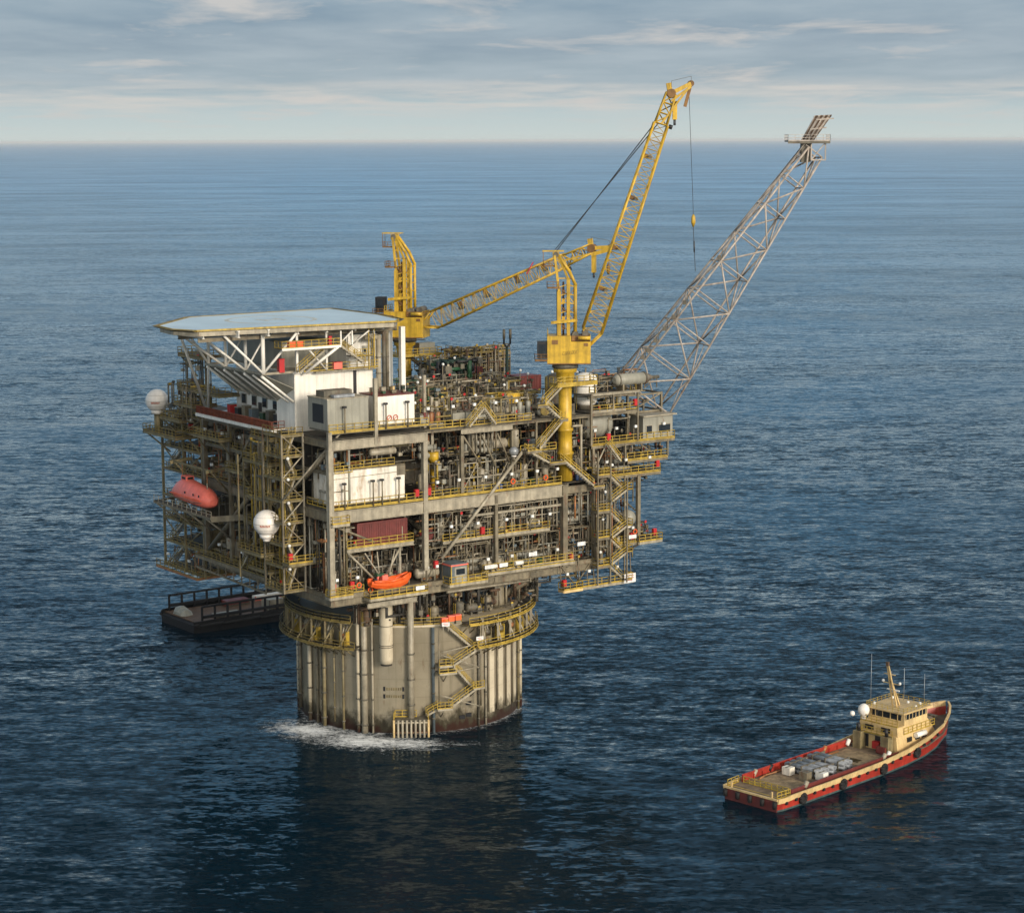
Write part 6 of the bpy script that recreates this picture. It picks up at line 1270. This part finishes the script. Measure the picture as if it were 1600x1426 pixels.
    blk(30,38,-3.9,3.9,1.7,4.3,'hull_cream','cabin_wall',0,0,.35)
    mb=MB('hull_cream'); mb.hexa([(38.003,-3.88,1.9),(42.2,-2.5,2.3),(42.2,2.5,2.3),(38.003,3.88,1.9),(38.003,-3.53,4.29),(40.6,-2.6,4.2),(40.6,2.6,4.2),(38.003,3.53,4.29)]); t.part('cabin_wall',mb)
    dk=blk(30.4,39.4,-3.5,3.5,4.3,5.6,'hull_cream','cabin_wall',0,.9,.15)
    wh=blk(32.4,38.4,-3.3,3.3,5.6,7.4,'hull_cream','wheelhouse',.3,-.35,.25)
    mb=MB('glass'); mb.box(32.75,38.35,-3.2,3.2,6.15,7.1); mb.box(38.3,38.72,-2.8,2.8,6.15,7.1); mb.box(32.5,33,-2.6,2.6,6.2,7.05); t.part('window_band',mb,parent=wh)
    mb=MB('hull_cream'); 
    for i in range(7): x=32.9+i*.86; mb.box(x-.06,x+.06,-3.24,3.24,6.1,7.13)
    for y in (-2,-.7,.7,2): mb.box(32.45,38.76,y-.06,y+.06,6.1,7.13)
    t.part('window_post',mb,parent=wh)
    blk(31.8,39.3,-3.6,3.6,7.4,7.56,'hull_cream','wheelhouse_roof')
    for x in (32.6,34.7,36.4): mb=MB('glass'); mb.box(x,x+1.1,-3.86,-3.6,3.1,3.8); t.part('window',mb); mb=MB('glass'); mb.box(x,x+1.1,3.6,3.86,3.1,3.8); t.part('window',mb)
    mb=MB('glass'); mb.hexa([(40.75,-2.2,4.0),(41.55,-2.2,3.1),(41.55,2.2,3.1),(40.75,2.2,4.0),(40.85,-2.2,4.1),(41.65,-2.2,3.2),(41.65,2.2,3.2),(40.85,2.2,4.1)]); t.part('window',mb)
    mb=MB('olive_steel'); mb.box(29.4,29.99,-3.2,3.2,4.1,4.25); mb.mat('rail_yellow'); mb.rail([(29.45,-3.2,4.25),(29.45,3.2,4.25)],1.,.9,.04); mb.rail([(30.6,-3.3,5.62),(30.6,3.3,5.62)],1,.9,.04); mb.rail([(32,-3.4,7.56),(38.9,-3.4,7.56),(38.9,3.4,7.56),(32,3.4,7.56)],.7,1,.03,True,False); mb.rail([(40,-3.55,4.32),(32,-3.55,4.32)],1,1.1,.04); t.part('railing',mb)
    mb=MB('black'); mb.box(29.93,29.995,-1.2,.2,2.0,4.0); mb.box(29.93,29.995,1.4,2.4,2.0,4.0); mb.mat('red'); mb.box(29.3,29.9,-.9,.3,2.1,3.2); mb.mat('maroon'); mb.box(28.2,29.2,-2.8,-1.2,1.9,2.9); t.part('door',mb)
    mb=MB('glass'); mb.box(30.3,30.395,-2.2,-.6,4.6,5.3); mb.box(30.3,30.395,.8,2.3,4.6,5.3); t.part('window',mb)
    for y in (-2.4,2.6): mb=MB('olive_steel'); mb.box(28.6,29.9,y-.7,y+.7,1.7,4.4); mb.mat('black'); mb.tube((29.2,y,4.4),(29,y,5.6),.28,8); t.part('exhaust_stack',mb)
    mb=MB('hull_cream'); mb.beam((34.6,-.35,7.5),(32.6,-.1,14.2),.2); mb.beam((34.6,.35,7.5),(32.6,.1,14.2),.2); mb.beam((35.8,0,7.5),(33.4,0,12),.2)
    for q in (.2,.4,.6,.8): x=34.6-2*q; z=8.5+5.7*q; mb.beam((x,-.35+.25*q,z),(x,.35-.25*q,z),.1)
    mb.beam((33.6,-1.5,11.3),(33.6,1.5,11.3),.13); mb.beam((33.1,-1,12.8),(33.1,1,12.8),.12); mb.mat('white_paint'); mb.beam((34.1,-1.1,10.2),(34.1,1.1,10.2),.2,.18); mb.mat('brown'); mb.cbox((32.5,0,14.5),.4,.4,.6); t.part('mast',mb)
    mb=MB('lamp_white')
    for p in ((33.6,-1.5,11.5),(33.6,1.5,11.5),(37.6,-2.5,7.9),(37.6,2.5,7.9),(35.8,-2.9,7.9),(36.9,-.8,7.9),(33,2.6,7.9)): mb.sphere(p,.24,8,6)
    t.part('searchlight',mb)
    for x,y,z0,z1 in ((32.6,3,7.5,15.5),(37.5,2.7,7.5,12),(38.4,1,7.5,12.6),(38.5,-2.6,7.5,12.3)): mb=MB('pipe_silver'); mb.tube((x,y,z0),(x,y,z1),.045,5); t.part('whip_antenna',mb)
    mb=MB('radome_white'); mb.sphere((31.,3.1,7.1),.9,16,10,1.1); mb.lathe([(.4,5.6),(.4,6.4)],(31.,3.1,0),10); t.part('radome',mb)
    mb=MB('radome_white'); mb.sphere((28.8,3.6,6.9),.4,10,8); t.part('radome',mb)
    for x in (35.2,): mb=MB('white_paint'); mb.tube((x-.9,-4.1,3.9),(x+1.6,-4.1,3.9),.4,12); t.part('liferaft_canister',mb)
    for x,y,m in ((27.3,-4.1,'white_paint'),(25.9,-4.3,'steel_light'),(28.4,4,'white_paint'),(7,-4.3,'steel_light'),(6.4,4.4,'steel_light'),(23,4.4,'copper'),(10,4.4,'black')): mb=MB(m); mb.tube((x-.3,y,2.),(x+.3,y,2.8),.32,10); t.part('mooring_winch' if m!='black' else 'bollard',mb)
    mb=MB('steel_dark'); mb.tube((43,-1,4.),(43,1,4.),.5,10); mb.box(44.2,45,-.8,.8,3.6,4.3); t.part('anchor_windlass',mb)
    # deck cargo: bundles of silver pipe, each its own thing
    def at(x,y): a=R(45); return (33.3+x*cos(a)-y*sin(a),285.9+x*sin(a)+y*cos(a))
    for i,(x,w,z,lab) in enumerate(((12.6,6.2,0,'front bundle'),(14.0,6.4,0,''),(15.6,6.6,0,''),(18.2,6.6,0,''),(19.6,6.4,0,''))):
        p=at(x,.2); b=Thing('pipe_bundle','','cargo',(p[0],p[1],1.74),R(45),'silver pipe bundles on the supply ship deck',plat=False)
        for j in range(3):
            for k in range(2 if j<2 else 1): mb=MB('pipe_silver'); mb.tube((-.42+j*.42+(0 if j<2 else -.42),-w/2,.35+k*.62),(-.42+j*.42+(0 if j<2 else -.42),w/2,.35+k*.62),.3,10); b.part('pipe',mb)
        mb=MB('steel_dark'); [mb.box(-.8,.8,y-.1,y+.1,-.0,1.35) for y in (-w*.35,0,w*.35)]; b.part('strap',mb); later(b.o,'bundle of silver pipes','lying across the supply ship deck')
    for i,(x,y,m) in enumerate(((10.9,1.8,'white_stained'),(12.2,-3.2,'white_paint'),(10.7,-1.4,'steel'))):
        p=at(x,y); b=Thing('cargo_crate',['pale crate behind the silver pipe bundles on the ship','small white crate beside the silver pipes at the near rail of the ship','small grey crate behind the silver pipes on the ship deck'][i],'crate',(p[0],p[1],1.72),R(45),plat=False); mb=MB(m); mb.box(-.6,.6,-.7,.7,.05,1.15); b.part('crate_body',mb); mb=MB('steel_dark'); mb.box(-.65,.65,-.1,.1,1.15,1.2); mb.box(-.55,.55,-.6,.6,0,.05); b.part('strap',mb)
supply()
def black_ship():
    x0,y0=-63.,398.; rz=R(37); t=vx((x0,y0),rz,'work_barge','long black work vessel half hidden behind the platform hull','ship')
    ST=[(-1.8,6.7,2.2),(-1.,7.2,2.3),(4,7.5,2.4),(12,7.6,2.4),(30,7.6,2.6),(44,7.4,3.2),(54,5.0,4.4),(60,1.2,5.2)]
    mb=MB('hull_black'); k=len(ST)
    secs=[[(x,-w,z),(x,-w*.93,-1),(x,w*.93,-1),(x,w,z),(x,w-.3,z),(x,w-.3,z-.7),(x,-w+.3,z-.7),(x,-w+.3,z)] for x,w,z in ST]; loft(mb,secs,False); t.part('hull',mb)
    mb=MB('rubber')
    for s in (-1,1):
        for i in range(len(ST)-1): p,q=ST[i],ST[i+1]; mb.tube((p[0],s*(p[1]+.1),1.4),(q[0],s*(q[1]+.1),1.6),.3,6)
    t.part('fender_strip',mb)
    mb=MB('brown'); mb.box(-.9,44,-6.7,6.7,1.72,1.86); t.part('cargo_deck',mb)
    for s in (-1,1):
        mb=MB('hull_black')
        for i in range(16):
            x=0+i*2.76; mb.beam((x,s*6.6,1.8),(x,s*6.6,4.9),.34); 
        mb.beam((0,s*6.6,4.9),(41.4,s*6.6,4.9),.36); mb.beam((0,s*6.6,2.9),(41.4,s*6.6,2.9),.6,.5); t.part('cargo_rail',mb)
    mb=MB('hull_black'); mb.box(44,54,-5,5,3,9); mb.box(46,52,-4,4,9,12); t.part('superstructure',mb)
    for i,(x,y,w,d,h,m,name,lab,cat) in enumerate([(.4,2.4,2.0,4.6,1.2,'panel_grey','cargo_cover','pale grey sheeted pile at the stern of the black vessel','cargo'),(22,4.6,8.5,1.4,.9,'white_paint','cargo_box','long white and red box on the black vessel deck','cargo'),(17,-4.0,3.2,3,2.1,'steel_light','cargo_container','left pale container near the rail of the black vessel','container'),(21,-4.2,2.6,3,2.1,'hull_cream','cargo_container','right cream container near the rail of the black vessel','container'),(13,3.6,5,2.2,1.1,'maroon','cargo_box','low rusty red box on the far side of the black vessel deck','cargo'),(6.6,-4.2,5.5,1.8,.7,'panel_grey','cargo_box','flat grey box near the stern rail of the black vessel','cargo'),(27,1,4,5,2.4,'steel_dark','cargo_container','dark container on the black vessel beside the platform hull','container')]):
        wx=x0+x*cos(rz)-y*sin(rz); wy=y0+x*sin(rz)+y*cos(rz)
        b=Thing(name,lab,cat,(wx,wy,1.87),rz,plat=False); mb=MB(m)
        if i==0: loft(mb,[[(-w/2+ox,-d/2*k,0),(-w/2+ox,d/2*k,0),(-w/2+ox,d/2*k*.8,hh*.8),(-w/2+ox,.2,hh),(-w/2+ox,-d/2*k*.75,hh*.7)] for ox,hh,k in ((0,.6,.7),(.7,1.4,1),(1.6,1.6,.95),(2.5,.8,.8))],False); b.part('sheet',mb)
        else:
            mb.box(-w/2,w/2,-d/2,d/2,.05,h); b.part('body',mb); mb=MB('steel_dark' if i!=1 else 'lifeboat_red'); mb.box(-w/2-.05,w/2+.05,-d/2-.05,-d/2-.003,.02,h*.35 if i==1 else .3)
            for s in (-1,1): mb.beam((s*w/2,-d/2,0),(s*w/2,-d/2,h+.03),.14)
            b.part('corner_frame',mb)
black_ship()
# ------------------------------------------------------------------ sky, sun, camera
def world():
    w=bpy.data.worlds.new("World"); scene.world=w; w.use_nodes=True; nt=w.node_tree; L=nt.links.new
    bg=nt.nodes['Background']; bg.inputs['Strength'].default_value=1.
    sky=nn(nt,'ShaderNodeTexSky',sky_type='NISHITA',sun_disc=False); sky.sun_elevation=R(SUN_EL); sky.sun_rotation=R(SUN_AZ); sky.air_density=1.; sky.dust_density=1.5
    sc=nn(nt,'ShaderNodeVectorMath',operation='SCALE'); sc.inputs['Scale'].default_value=.075; L(sky.outputs[0],sc.inputs[0])
    tc=nn(nt,'ShaderNodeTexCoord'); sp=nn(nt,'ShaderNodeSeparateXYZ'); L(tc.outputs['Generated'],sp.inputs[0])
    # overcast deck seen in perspective: direction projected on a flat cloud layer
    zz=nn(nt,'ShaderNodeMath',operation='MAXIMUM',i={1:.0}); L(sp.outputs[2],zz.inputs[0])
    za=nn(nt,'ShaderNodeMath',operation='ADD',i={1:.035}); L(zz.outputs[0],za.inputs[0])
    dv=nn(nt,'ShaderNodeVectorMath',operation='DIVIDE'); L(tc.outputs['Generated'],dv.inputs[0])
    cb=nn(nt,'ShaderNodeCombineXYZ',i={2:1.}); L(za.outputs[0],cb.inputs[0]); L(za.outputs[0],cb.inputs[1]); L(cb.outputs[0],dv.inputs[1])
    def noise(scale,det,ms,rg=.6,loc=(0,0,0),di=0.):
        mp=nn(nt,'ShaderNodeMapping',i={'Scale':ms,'Location':loc}); L(dv.outputs[0],mp.inputs['Vector'])
        n=nn(nt,'ShaderNodeTexNoise',i={'Scale':scale,'Detail':float(det),'Roughness':rg,'Distortion':di}); L(mp.outputs[0],n.inputs['Vector']); return n.outputs['Fac']
    def rng(s,a,b_,c,d,smooth=False):
        r=nn(nt,'ShaderNodeMapRange',i={1:a,2:b_,3:c,4:d}); L(s,r.inputs[0])
        if smooth: r.interpolation_type='SMOOTHSTEP'
        return r.outputs[0]
    def mix(f,A,B):
        x=nn(nt,'ShaderNodeMix',data_type='RGBA')
        for s,v in (('Factor',f),('A',A),('B',B)):
            if isinstance(v,(tuple,float)): x.inputs[s].default_value=(*v,1) if isinstance(v,tuple) else v
            else: L(v,x.inputs[s])
        return x.outputs['Result']
    ramp=nn(nt,'ShaderNodeValToRGB'); el=ramp.color_ramp.elements; L(sp.outputs[2],ramp.inputs[0])
    stops=[(0.,(.57,.64,.625)),(.014,(.47,.565,.59)),(.026,(.32,.405,.465)),(.045,(.235,.315,.40)),(.070,(.205,.30,.395)),(.10,(.19,.51,.79)),(.2,(.165,.485,.80)),(.36,(.08,.27,.46)),(.6,(.03,.09,.16)),(1.,(.06,.11,.18))]
    el[0].position=0; el[0].color=(*stops[0][1],1); el[1].position=1; el[1].color=(*stops[-1][1],1)
    for p_,c in stops[1:-1]:
        e=el.new(p_); e.color=(*c,1)
    base=ramp.outputs[0]
    # blotchy grey variation and pale lit streaks
    c=mix(rng(noise(1.,7,(.8,.42,1),.55),.35,.68,.0,.75),base,(.42,.49,.545))
    c=mix(rng(sp.outputs[2],.012,.032,0,1,True),base,c)
    pale=rng(noise(1.,8,(.9,.45,1),.62,(13,2,0),.3),.53,.70,0,.85)
    band=rng(sp.outputs[2],.0,.012,0,1); hi=rng(sp.outputs[2],.05,.3,1,.25)
    f=nn(nt,'ShaderNodeMath',operation='MULTIPLY'); L(pale,f.inputs[0]); L(band,f.inputs[1])
    f2=nn(nt,'ShaderNodeMath',operation='MULTIPLY'); L(f.outputs[0],f2.inputs[0]); L(hi,f2.inputs[1])
    c=mix(f2.outputs[0],c,(.60,.57,.55))
    def mm(a_,b_):
        x=nn(nt,'ShaderNodeMath',operation='MULTIPLY'); L(a_,x.inputs[0]); L(b_,x.inputs[1]); return x.outputs[0]
    lay=mm(mm(rng(sp.outputs[2],.008,.017,0,1,True),rng(sp.outputs[2],.022,.030,1,0,True)),rng(noise(1.,7,(.7,.5,1),.6,(40,5,0),.2),.40,.62,0,.8))
    c=mix(lay,c,(.62,.60,.575))
    c=mix(.90,sc.outputs[0],c)
    # warm glow of the low sun spread over the southern sky
    az=R(SUN_AZ+12); dp=nn(nt,'ShaderNodeVectorMath',operation='DOT_PRODUCT',i={1:(sin(az)*.97,cos(az)*.97,.22)}); L(tc.outputs['Generated'],dp.inputs[0])
    gl=rng(dp.outputs['Value'],-.1,1.,0,1,True); ad=nn(nt,'ShaderNodeVectorMath',operation='MULTIPLY_ADD',i={1:(.95,.80,.62)})
    g3=nn(nt,'ShaderNodeCombineXYZ'); [L(gl,g3.inputs[i]) for i in range(3)]
    L(g3.outputs[0],ad.inputs[0]); L(c,ad.inputs[2]); c=ad.outputs[0]
    L(c,bg.inputs['Color'])
    s=bpy.data.lights.new('sun','SUN'); s.energy=SUN_E; s.angle=R(14); s.color=(1.,.89,.75)
    so=bpy.data.objects.new('sun',s); COL.objects.link(so)
    from mathutils import Vector
    az=R(SUN_AZ); d=Vector((sin(az)*cos(R(SUN_EL)),cos(az)*cos(R(SUN_EL)),sin(R(SUN_EL))))
    so.rotation_euler=(-d).to_track_quat('-Z','Y').to_euler(); so.location=(100,100,300)
SUN_EL=16; SUN_AZ=144; SUN_E=3.0
world()
cam=bpy.data.cameras.new('camera'); co=bpy.data.objects.new('camera',cam); COL.objects.link(co)
from mathutils import Matrix
f_px=3300.; pitch=math.atan(494/f_px)
cam.sensor_fit='HORIZONTAL'; cam.sensor_width=36; cam.lens=36*f_px/1600; cam.clip_start=5; cam.clip_end=1000000
co.matrix_world=Matrix.Translation((0,0,H))@Matrix.Rotation(pi/2-pitch,4,'X')@Matrix.Rotation(-R(.21),4,'Z')
scene.camera=co
def haze():
    m=bpy.data.materials.new('haze_air'); m.use_nodes=True; nt=m.node_tree; nt.nodes.clear()
    o=nn(nt,'ShaderNodeOutputMaterial'); v=nn(nt,'ShaderNodeVolumePrincipled',i={'Density':HAZE,'Color':(.97,.99,1,1),'Anisotropy':0.}); nt.links.new(v.outputs[0],o.inputs['Volume']); MATS['haze_air']=m
    mb=MB('haze_air'); mb.box(-3.01e5,3.01e5,-3100,3.01e5,-1.,110.); struct('haze',mb,'stuff')
HAZE=1.7e-5
haze()
scene.view_settings.view_transform='Standard'; scene.view_settings.look='None'; scene.view_settings.exposure=.15
scene.render.engine='CYCLES'
finish_labels()
